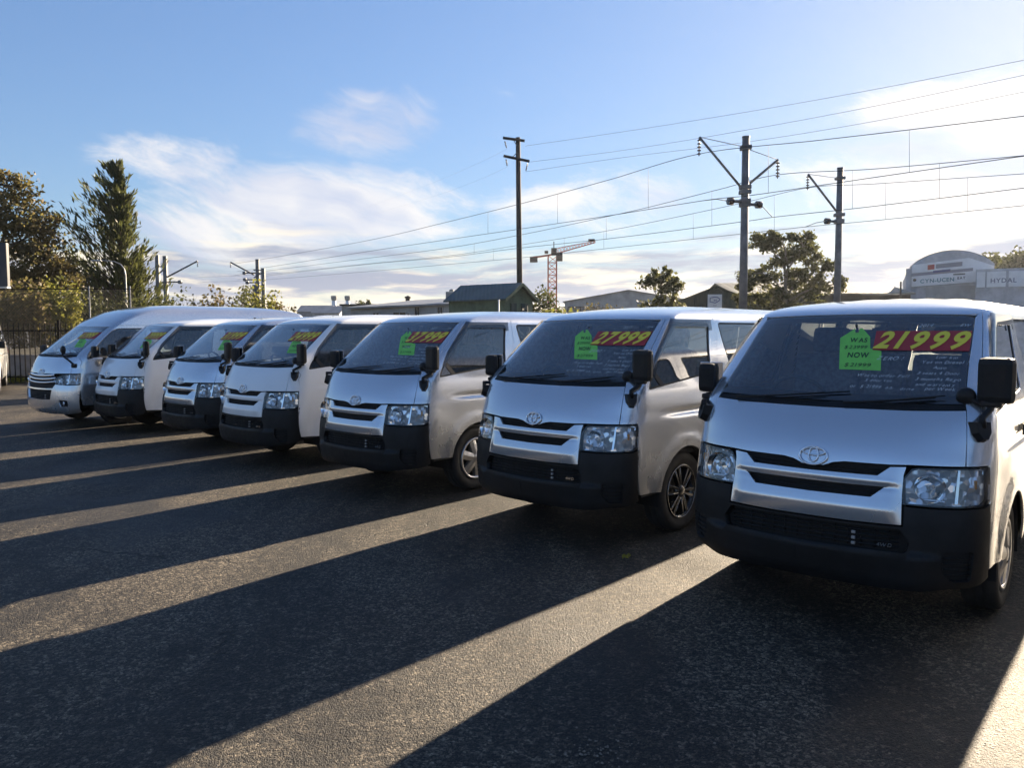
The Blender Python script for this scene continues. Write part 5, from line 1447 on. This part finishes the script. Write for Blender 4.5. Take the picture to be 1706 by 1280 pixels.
def buildings():
    # small gabled railway hut
    Y = 42.0; c = at(841, 560, Y); eave = at(841, 497, Y).z; ridge = at(864, 474, Y + .9).z
    root, w, P, v, u = gable_building('railway_hut', 'small gabled green hut at the foot of the power pole', 'hut', (c.x, Y, 0), (-.80, .60), 3.95, 2.55, eave, ridge, 'green_wall', 'green_roof', .22)
    b = MB()
    for i in range(int(eave / .2)):
        z = .1 + i * .2; b.bar(P(0, -.012, z), P(3.95, -.012, z), .02, .02)
        b.bar(P(-.012, 0, z), P(-.012, 2.55, z), .02, .02)
    o = b.build('weatherboard', M['green_wall'], root); o['kind'] = 'stuff'
    n = -u
    for off, wd in ((.75, .5), (1.75, .6)):
        b = MB(); rot = Matrix.Rotation(math.atan2(n.y, n.x) - math.pi / 2, 3, 'Z'); b.box(P(-.03, off, eave - 1.1), (wd, .06, 1.7), rot); b.build('shutter', M['shed_green'], root)
    b = MB(); b.bar(P(-.27, -.25, eave - .10), P(-.27, 1.275, ridge - .0), .05, .16); b.bar(P(-.27, 2.8, eave - .10), P(-.27, 1.275, ridge), .05, .16); b.build('barge_board', M['green_wall'], root)
    b = MB()
    for i in range(3): z = eave + .12 + i * .16; s = 1 - (z - eave) / (ridge - eave); b.bar(P(-.05, 1.275 - 1.2 * s, z), P(-.05, 1.275 + 1.2 * s, z), .05, .05)
    b.build('louvre', M['green_wall'], root)
    q = at(831, 500, 40); b = MB(); b.tube([(0, 0, 0), (0, 0, q.z)], .035, 8); b.lathe([(0, .03), (.05, .0), (.05, -.04)], 8, 'z', (0, 0, q.z))
    o = b.build('marker_post', M['board_white']); o.location = (q.x, 40, 0); tag(o, 'thin white post in front of the green hut', 'post')
    # long low building
    Y = 62; a, c = at(585, 560, Y + 6), at(760, 560, Y); root = thing('long_building', 'long low pale building with dark openings left of the hut', 'building', (0, 0, 0))
    fr = Vector((a.x, a.y, 0)); to = Vector((c.x, c.y, 0)); d = (to - fr).normalized(); n = Vector((d.y, -d.x, 0)); L = (to - fr).length; h0, h1 = at(585, 515, Y + 6).z, at(760, 508, Y).z
    b = MB(); vs = [fr, to, to - n * 9, fr - n * 9]; b.add([p for p in vs] + [vs[0] + Vector((0, 0, h0)), vs[1] + Vector((0, 0, h1)), vs[2] + Vector((0, 0, h1 + .9)), vs[3] + Vector((0, 0, h0 + .9))], [(0, 1, 5, 4), (1, 2, 6, 5), (2, 3, 7, 6), (3, 0, 4, 7)]); w = b.build('wall', M['white_wall'], root)
    b = MB(); q = [fr - d * .3 + n * .4 + Vector((0, 0, h0)), to + d * .2 + n * .4 + Vector((0, 0, h1)), to + d * .2 - n * 9.3 + Vector((0, 0, h1 + .95)), fr - d * .3 - n * 9.3 + Vector((0, 0, h0 + .95))]
    b.add(q + [p + Vector((0, 0, .14)) for p in q], [(0, 1, 2, 3), (7, 6, 5, 4), (0, 4, 5, 1), (1, 5, 6, 2), (2, 6, 7, 3), (3, 7, 4, 0)]); b.build('roof', M['roof_grey'], root)
    for px, wd, hh, dz in ((622, .7, 1.2, 1.0), (666, 1.4, 1.0, .9), (683, .25, .6, .9), (698, .5, .75, .42), (738, .55, .7, .45)):
        t = (at(px, 540, Y + 3).x - a.x) / (c.x - a.x); p = fr.lerp(to, t); hz = h0 + (h1 - h0) * t
        wall_window(w, p + Vector((0, 0, hz - dz)), wd, hh, n)
    t = .83; p = fr.lerp(to, t) - n * 2; b = MB(); b.box(p + Vector((0, 0, h1 + .75)), (.9, .9, .8), bev=.05); b.lathe([(.0, .2), (.2, .1), (.2, 0)], 8, 'z', p + Vector((0, 0, h1 + 1.2))); b.build('roof_vent', M['concrete'], root)
    # darker parapet building behind
    Y = 85; a, c = at(570, 560, Y), at(690, 560, Y); root = thing('parapet_building', 'grey flat roofed building behind the long low one', 'building', (a.x, Y, 0)); h = at(600, 509, Y).z
    b = MB(); b.box(((c.x - a.x) / 2, 5, h / 2), (c.x - a.x, 10, h)); b.build('wall', M['concrete'], root)
    b = MB(); b.box(((c.x - a.x) / 2, 5, h + .06), (c.x - a.x + .4, 10.4, .16)); b.build('coping', M['brown_wall'], root)
    b = MB(); b.tube([(7.0, 1, h), (7.0, 1, h + .8)], .25, 8); b.lathe([(.0, .3), (.34, .15), (.34, 0)], 10, 'z', (7.0, 1, h + .8)); b.build('chimney', M['brown_wall'], root)
    for px, Yb, wd, hz, lab, mt in ((512, 120, 4.4, 511, 'small grey roofed shed left of the pair of vents', 'roof_grey'), (537, 105, 3.4, 512, 'dark eaved shed beside the two vents', 'grey_wall')):
        q = at(px, 560, Yb); hh = at(px, hz, Yb).z
        gable_building('shed', lab, 'shed', (q.x, Yb, 0), (1, 0), wd, 5, hh - .9, hh, mt, 'roof_grey', .2)
    for px, lab in ((557.5, 'left of two white flared roof vents on the skyline'), (580, 'right of two white flared roof vents on the skyline')):
        Yv = 150; q = at(px, 560, Yv); zt, zb = at(px, 493, Yv).z, at(px, 511, Yv).z
        root = thing('roof_vent', lab, 'vent', (q.x, Yv, 0), group='pair of flared vents')
        b = MB(); b.tube([(0, 0, 0), (0, 0, zb), (0, 0, zt - .9)], [.55, .50, .38], 14); b.build('shaft', M['board_white'], root)
        b = MB(); b.lathe([(.38, -.95), (.55, -.65), (.58, -.1), (.50, 0), (0, .02)], 14, 'z', (0, 0, zt)); b.build('cowl', M['concrete'], root)
    # tower crane
    Y = 180; q = at(920, 560, Y); root = thing('tower_crane', 'distant red lattice tower crane between hut and pale warehouse', 'crane', (q.x, Y, 0))
    H = at(920, 427, Y).z; hw = .95; b = MB()
    for x in (-hw, hw):
        for y in (-hw, hw): b.bar((x, y, 0), (x, y, H), .22)
    n_ = 13
    for i in range(n_):
        z0, z1 = H * i / n_, H * (i + 1) / n_
        for (x0, y0), (x1, y1) in (((-hw, -hw), (hw, -hw)), ((hw, -hw), (hw, hw)), ((hw, hw), (-hw, hw)), ((-hw, hw), (-hw, -hw))):
            k = i % 2; b.bar((x0 if k else x1, y0 if k else y1, z0), (x1 if k else x0, y1 if k else y0, z1), .12); b.bar((x0, y0, z0), (x1, y1, z0), .10)
    b.build('tower', M['crane'], root)
    hub = Vector((0, 0, H)); tipr = at(992, 404, Y) - Vector((q.x, Y, 0)); tipl = at(884, 430, Y) - Vector((q.x, Y, 0)); hub2 = at(922, 424, Y) - Vector((q.x, Y, 0))
    b = MB(); k = 14
    lo = [hub2.lerp(tipr, i / k) for i in range(k + 1)]
    for i in range(k):
        up = Vector((0, 0, .9 * (1 - i / k) + .35)); up2 = Vector((0, 0, .9 * (1 - (i + 1) / k) + .35))
        for yy in (-.5, .5): b.bar(lo[i] + Vector((0, yy, 0)), lo[i + 1] + Vector((0, yy, 0)), .13)
        b.bar(lo[i] + up, lo[i + 1] + up2, .14); b.bar(lo[i] + up, lo[i + 1] + Vector((0, .5, 0)), .08); b.bar(lo[i] + Vector((0, -.5, 0)), lo[i + 1] + up2, .08)
    b.build('jib', M['crane'], root)
    b = MB(); b.bar(hub2 + Vector((0, -.5, 0)), tipl + Vector((0, -.5, .0)), .3); b.bar(hub2 + Vector((0, .5, 0)), tipl + Vector((0, .5, 0)), .3); b.build('counter_jib', M['crane'], root)
    b = MB(); b.box(tipl + Vector((.7, 0, -.4)), (1.7, 1.5, 1.1)); b.box(hub2 + Vector((-1.6, 0, .5)), (.8, 1, .6)); b.box(tipr + Vector((-.9, 0, .5)), (1.4, .8, .5)); b.build('counterweight', M['crane_dark'], root)
    b = MB(); b.box(hub2 + Vector((.1, 0, .6)), (1.2, 1.4, 1.6)); b.box(hub2 + Vector((1.3, -.5, -.6)), (1.4, 1.5, 1.9)); b.bar(hub2 + Vector((.1, 0, 1)), hub2 + Vector((.1, 0, 2.9)), .18); b.bar(hub2 + Vector((.7, 0, -1.2)), hub2 + Vector((.7, 0, -2.6)), .12); b.build('cab', M['crane_dark'], root)
    # pale warehouse
    Y = 115; a = at(941, 560, Y); ridge = at(1049, 488, Y).z; eave = at(943, 503, Y).z; b_ = at(1150, 560, Y)
    root, w, P, v, u = gable_building('warehouse', 'pale grey gabled warehouse behind the brown scrub', 'warehouse', (a.x, Y, 0), (.1, 1), 22, b_.x - a.x, eave, ridge + .3, 'white_wall', 'roof_grey', .3)
    b = MB()
    for x in (.4, 2.2, 4.2): b.bar((x, -1, 0), (x, -1, eave - .8), .16)
    b.bar((.4, -1, eave - .8), (4.2, -1, eave - .8), .16); b.build('frame', M['brown_wall'], root)
    # dark green shed with its white sign
    Y = 66; a = at(1122, 560, Y); c = at(1258, 560, Y); eave = at(1124, 506, Y).z; ridge = at(1190, 479, Y).z
    root, w, P, v, u = gable_building('green_shed', 'dark green steel shed with a white oval emblem sign', 'shed', (a.x, Y, 0), (.12, 1), 16, (c.x - a.x) * 1.0, eave, ridge, 'shed_green', 'shed_green', .25)
    tl, br = at(1177, 491, Y), at(1200, 514, Y); o = Vector((a.x, Y, 0)); cx, cz = (tl.x + br.x) / 2 - a.x, (tl.z + br.z) / 2
    wf = P(0, cx, 0).y; b = MB(); b.box((cx, wf - .06, cz), (br.x - tl.x, .06, tl.z - br.z)); s = b.build('sign', M['board_white'], root)
    b = MB(); k = 40; A, B_ = .40, .235; outl = [(-.40, .20), (-.2, .24), (0, .27), (.22, .24), (.40, .12), (.40, .02), (.20, -.12), (.02, -.22), (-.2, -.16), (-.40, -.14)]
    b.tube([Vector((cx + x, wf - .10, cz + .08 + z)) for x, z in outl], .035, 5, closed=True); b.build('emblem', M['board_blue'], s)
    flat_text('0', .22, 'board_blue', s, (cx - .10, wf - .09, cz + .0), (1, 0, 0), (0, -1, 0)); flat_text('0', .22, 'board_blue', s, (cx + .04, wf - .09, cz + .0), (1, 0, 0), (0, -1, 0))
    b = MB(); b.tube([Vector((cx + .16 * math.cos(t), wf - .10, cz - .34 + .03 * math.sin(t))) for t in np.linspace(0, 6.28, 16)[:-1]], .010, 4, closed=True); b.build('emblem', M['board_grey'], s)
    # long olive roofed building
    Y = 78; a, c = at(1225, 560, Y), at(1515, 560, Y); root = thing('long_building', 'long building with olive roof behind the big gum tree', 'building', (a.x, Y, 0)); eave, ridge = at(1400, 491, Y).z, at(1400, 473, Y + 7).z; L = c.x - a.x
    b = MB(); b.box((L / 2, 7, eave / 2), (L, 14, eave)); w = b.build('wall', M['brown_wall'], root)
    for s in (0, 1):
        b = MB(); y0, y1 = (-.4, 7) if s == 0 else (14.4, 7)
        q = [(-.3, y0, eave), (L + .3, y0, eave), (L + .3, y1, ridge), (-.3, y1, ridge)]; q = [Vector(p) for p in q]
        b.add(q + [p + Vector((0, 0, .12)) for p in q], [(0, 1, 2, 3), (7, 6, 5, 4), (0, 4, 5, 1), (1, 5, 6, 2), (2, 6, 7, 3), (3, 7, 4, 0)]); b.build('roof', M['olive_roof'], root)
    q = at(1494, 560, Y); z0 = at(1494, 470, Y).z; b = MB(); b.tube([(q.x - a.x, -.5, 0), (q.x - a.x, -.5, z0)], .09, 8); b.build('downpipe', M['brown_wall'], root)
    for px in (1420, 1452, 1480):
        x = at(px, 560, Y).x - a.x; wall_window(w, (x, 0, eave - 1.1), 1.3, .9, (0, -1, 0), 'brown_wall')
    # arched warehouse and its boards
    Y = 84; a, c = at(1515, 560, Y), at(1632, 560, Y); L = c.x - a.x; root = thing('arched_warehouse', 'arched roof warehouse with white signboards at the right', 'warehouse', (a.x, Y, 0)); root.rotation_euler = (0, 0, R(-25))
    sp, topz = at(1515, 443, Y).z, at(1572, 420, Y).z; b = MB(); k = 18
    arc = [(L * i / k, sp + (topz - sp) * (1 - ((i / k - .5) * 2)**2)**.85) for i in range(k + 1)]
    poly = [(0, 0)] + [(L, 0)] + arc[::-1]
    b.prism(poly, 0, .3, lambda x, z, w_: Vector((x, w_, z))); b.build('front_wall', M['grey_wall'], root)
    b = MB(); vs = []; 
    for x, z in arc: vs += [Vector((x, .2, z + .08)), Vector((x, 30, z + .08)), Vector((x, .2, z - .05)), Vector((x, 30, z - .05))]
    fs = []
    for i in range(k): fs += [(4 * i, 4 * i + 4, 4 * i + 5, 4 * i + 1), (4 * i + 2, 4 * i + 3, 4 * i + 7, 4 * i + 6), (4 * i, 4 * i + 2, 4 * i + 6, 4 * i + 4)]
    b.add(vs, fs, True); b.build('roof', M['roof_grey'], root)
    b = MB(); b.box((-.02, 15, sp / 2), (.2, 29.5, sp)); b.box((L, 15, sp / 2), (.2, 29.5, sp)); b.build('side_wall', M['grey_wall'], root)
    x0 = at(1507, 560, Y).x - a.x; b = MB(); b.box((x0 / 2 - .02, -.1, at(1510, 448, Y).z / 2), (abs(x0), .5, at(1510, 448, Y).z)); b.build('pilaster', M['grey_wall'], root)
    zt, zb = at(1560, 436, Y).z, at(1560, 475, Y).z
    b = MB(); vs = [(0.05, -.14, at(1515, 478, Y).z), (L, -.14, at(1620, 471, Y).z), (L, -.14, at(1632, 447, Y).z), (L * .70, -.14, at(1597, 433, Y).z), (.05, -.14, at(1515, 442, Y).z)]
    b.prism([(v_[0], v_[2]) for v_ in vs], -.22, -.05, lambda x, z, w_: Vector((x, w_, z))); s = b.build('signboard', M['board_white'], root)
    def band(px0, py0, px1, py1, h, m, nm='sign_band', dy=-.24):
        p, q_ = at(px0, py0, Y), at(px1, py1, Y); b = MB(); hh = h / 1309 * Y
        b.add([(p.x - a.x, dy, p.z), (q_.x - a.x, dy, q_.z), (q_.x - a.x, dy, q_.z + hh), (p.x - a.x, dy, p.z + hh), (p.x - a.x, dy + .03, p.z), (q_.x - a.x, dy + .03, q_.z), (q_.x - a.x, dy + .03, q_.z + hh), (p.x - a.x, dy + .03, p.z + hh)], [(0, 1, 2, 3), (4, 7, 6, 5), (0, 4, 5, 1), (3, 2, 6, 7)]); b.build(nm, M[m], s)
    band(1516, 461, 1607, 454.5, 5, 'board_grey'); band(1550, 456, 1575, 454, 3.5, 'board_blue', dy=-.27); band(1542, 451, 1552, 450, 8, 'sign_red'); band(1554, 449, 1592, 446, 7, 'board_grey'); band(1579, 460.5, 1596, 460, 2, 'board_dark')
    def lt(txt, px, py, hpx, m):
        p = at(px, py, Y); flat_text(txt, hpx / 1309 * Y * 1.35, m, s, (p.x - a.x, -.22, p.z), (1, 0, .045), (0, -1, 0), .03)
    lt('CYN-UCEN', 1531, 472.5, 6.5, 'board_teal'); lt('EAT', 1585, 467.5, 4, 'board_dark')
    q = at(1523, 467, Y); b = MB(); b.lathe([(0, -.02), (.16, -.02), (.16, .02)], 14, 'y', (q.x - a.x, -.25, q.z)); b.build('logo_dot', M['board_dark'], s)
    b = MB(); p, q_ = at(1537, 560, Y), at(1612, 560, Y); h = at(1560, 478, Y).z; b.box(((p.x + q_.x) / 2 - a.x, -.06, h / 2), (q_.x - p.x, .12, h)); dr = b.build('roller_door', M['white_wall'], root)
    b = MB()
    for i in range(14): b.bar((p.x - a.x, -.13, .3 + i * h / 14.5), (q_.x - a.x, -.13, .3 + i * h / 14.5), .04, .05)
    o = b.build('door_rib', M['white_wall'], dr); o['kind'] = 'stuff'
    # boundary of white boards; its unseen run further right added to block bright sky
    a2 = at(1622, 560, 80); fr = Vector((a2.x, 80, 0)); to = fr + Vector((52, -31, 0)); d = (to - fr).normalized(); n = Vector((d.y, -d.x, 0)); L2 = (to - fr).length
    root = thing('signboard_wall', 'grey building wall with white signboards at the right edge', 'building', fr)
    rot = Matrix.Rotation(math.atan2(d.y, d.x), 3, 'Z'); hz = at(1622, 449, 80).z; L1 = 9.6; b = MB(); b.box(d * (L2 / 2) - n * 4 + Vector((0, 0, hz / 2)), (L2, 8, hz), rot); b.build('wall', M['grey_wall'], root)
    for f0, f1 in ((.01, .085), (.10, .27), (.295, .72), (.735, .99)):
        b = MB(); b.box(d * (L1 * (f0 + f1) / 2) + n * .08 + Vector((0, 0, hz - 1.05)), (L1 * (f1 - f0), .1, 1.55), rot); s = b.build('signboard', M['board_white'], root)
        if f0 == .10: flat_text('HYDAL', .62, 'board_grey', s, d * (L1 * .135) + n * .12 + Vector((0, 0, hz - 1.4)), d, n)
    b = MB(); b.box(d * (L2 * .6) - n * 3 + Vector((0, 0, hz + .35)), (L2 * .78, 6, .7), rot); b.build('roof_fascia', M['roof_grey'], root)
    # grey paling fence along the railway, seen between the roofs
    Y = 58; a, c = at(1130, 560, Y), at(1500, 560, Y); b = MB(); b.box(((a.x + c.x) / 2, Y, .95), (c.x - a.x, .08, 1.9)); o = b.build('boundary_fence', M['fence_grey']); tag(o, 'low dark boundary fence in front of the green shed', 'fence')

# ------------------------------------------------------------------ the row of vans
def place(root, X, Y, th):
    """nose at (X, Y); th is the bearing of the van's length, clockwise from +Y, nose towards us"""
    root.location = (X, Y, 0); root.rotation_euler = (0, 0, R(-90 - th))


PAINTED = {M['silver'].name, M['white'].name}
def repaint(o, m):
    for s in o.material_slots:
        if s.material and s.material.name in PAINTED:
            s.link = 'OBJECT'; s.material = M[m]
    for c in o.children: repaint(c, m)


def yard():
    g = 'delivery vans parked in a row'
    low, sk = build_van(False, 'silver', 'six', '', g)
    alt = []
    for ch in list(low.children):                                  # a second set of wheels with black alloys
        pass
    spec = [(.115, 6.279, 42.73, 'silver', '27999', '29999', 'silver van priced 27999 with black multi spoke wheel, second from right', 'x'),
            (-1.676, 7.981, 41.14, 'silver', '37999', '38999', 'silver van priced 37999 with silver six spoke wheel, third from right', ''),
            (-3.409, 9.677, 42.19, 'white', '24999', '26999', 'white van priced 24999 with black bumper, fourth from right', ''),
            (-4.875, 11.295, 41.93, 'silver', '31999', '33999', 'silver van with black bumper between the two white low vans', ''),
            (-6.786, 12.964, 43.3, 'white', '29999', '31999', 'white low roof van next to the high roof silver van', '')]
    vans = []
    for s in spec: vans.append(copy_tree(low))
    tag(low, 'nearest silver van priced 21999 at the right edge', 'van', g)
    place(low, 1.65, 4.348, 39.9); price_up(low, sk, '21999', '23999', '21999', True, '2014')
    for o, (x, y, th, col, pr, was, lab, wh) in zip(vans, spec):
        place(o, x, y, th); o['label'] = lab
        if col != 'silver': repaint(o, col)
        price_up(o, sk, pr, was, pr, y < 9, '2017', .55 if y > 7 else .45, *((.0, .0, .8) if y < 7 else (.09, -.01, 1.0) if y < 9 else (.30, -.03, .8)))
        if wh:
            rb, re = build_rim('multi'); W = .098
            for w in [c for c in o.children if c.name.startswith('wheel') and not c.name.startswith('wheel_arch')]:
                for r_ in [c for c in w.children if c.name.startswith('rim')]: bpy.data.objects.remove(r_)
                r_ = rb.build('rim', M['dark_alloy'], w); r_.location = (0, W - .022, 0)
                q = re.build('rim_edge', M['alloy_edge'], w); q.location = (0, W - .020, 0)
                rb, re = build_rim('multi')
    near = copy_tree(low); near['label'] = 'silver van parked closest to the camera just outside the right edge'  # added out of view: its reflection darkens the nearest van's side
    for c in list(near.children):
        if c.name.split('.')[0] in ('price_strip', 'sale_tag', 'marker_writing'): pass
    place(near, 3.30, 2.55, 40.5)
    high, skh = build_van(True, 'silver', 'six', '', 'high roof vans')
    c1, c2, c3 = copy_tree(high), copy_tree(high), copy_tree(high)
    tag(high, 'silver high roof van with painted bumper at the left end of the row', 'van')
    place(high, -8.4, 13.84, 38); price_up(high, skh, '41999', '43999', '41999', False, '', .5, .30, -.03, .8)
    for o, X, Y, th, lab in ((c1, -11.35, 19.6, 38, 'white high roof van half hidden behind the silver high roof van'), (c2, -5.35, 23.2, -12, 'white van whose sunlit roof shows above the row, before the far roofs'), (c3, -14.48, 20.4, -30, 'white van cut off by the left edge with its mirror showing')):
        repaint(o, 'white'); place(o, X, Y, th); o['label'] = lab


def loose_stones():
    n = 420; pts = []
    while len(pts) < n:
        x, y = random.uniform(-6, 4), random.uniform(2.4, 12)
        pts.append((x, y))
    # a scatter of gravel washed together near the bottom of the picture
    c = at(985, 1235, 2.95); pts += [(random.gauss(.33, .10), random.gauss(3.02, .07)) for _ in range(90)]
    b = MB()
    for x, y in pts:
        r = random.uniform(.0025, .0075) * (1.4 if random.random() < .06 else 1); k = 5
        a0 = random.uniform(0, 6); ring = [(x + r * math.cos(a0 + i * 1.257) * random.uniform(.7, 1.2), y + r * math.sin(a0 + i * 1.257) * random.uniform(.7, 1.2), .004) for i in range(k)]
        b.add(ring + [(x, y, .004 + r * .9)], [(i, (i + 1) % k, k) for i in range(k)])
    o = b.build('gravel', M['stone']); tag(o, 'loose gravel chips scattered over the asphalt', 'gravel', kind='stuff')
    b = MB(); V, F_ = leaf_cloud(np.array([[.83, 5.62, .03], [.85, 5.64, .035], [.81, 5.63, .03]]), .035, 1.5); b.add(V.tolist(), F_.tolist()); tag(b.build('weed', M['leaf_shrub']), 'tiny green weed on the asphalt beside the nearest van', 'weed')


yard()
vegetation()
left_side()
railway()
buildings()
loose_stones()


def haze():
    """one box of thin air round the whole place"""
    m = bpy.data.materials.new('thin_air'); m.use_nodes = True; t = NT(m.node_tree)
    for n in list(t.n): t.n.remove(n)
    out = t.new('ShaderNodeOutputMaterial'); v = t.new('ShaderNodeVolumePrincipled')
    v.inputs['Color'].default_value = (.86, .90, .95, 1); v.inputs['Density'].default_value = .00013; v.inputs['Anisotropy'].default_value = .5
    t.l.new(v.outputs[0], out.inputs['Volume'])
    b = MB(); b.box((0, 650, 19.0), (3400, 3900, 40.5)); o = b.build('haze', m); tag(o, kind='stuff'); o['label'] = 'thin sunlit haze over the yard and the railway'
haze()
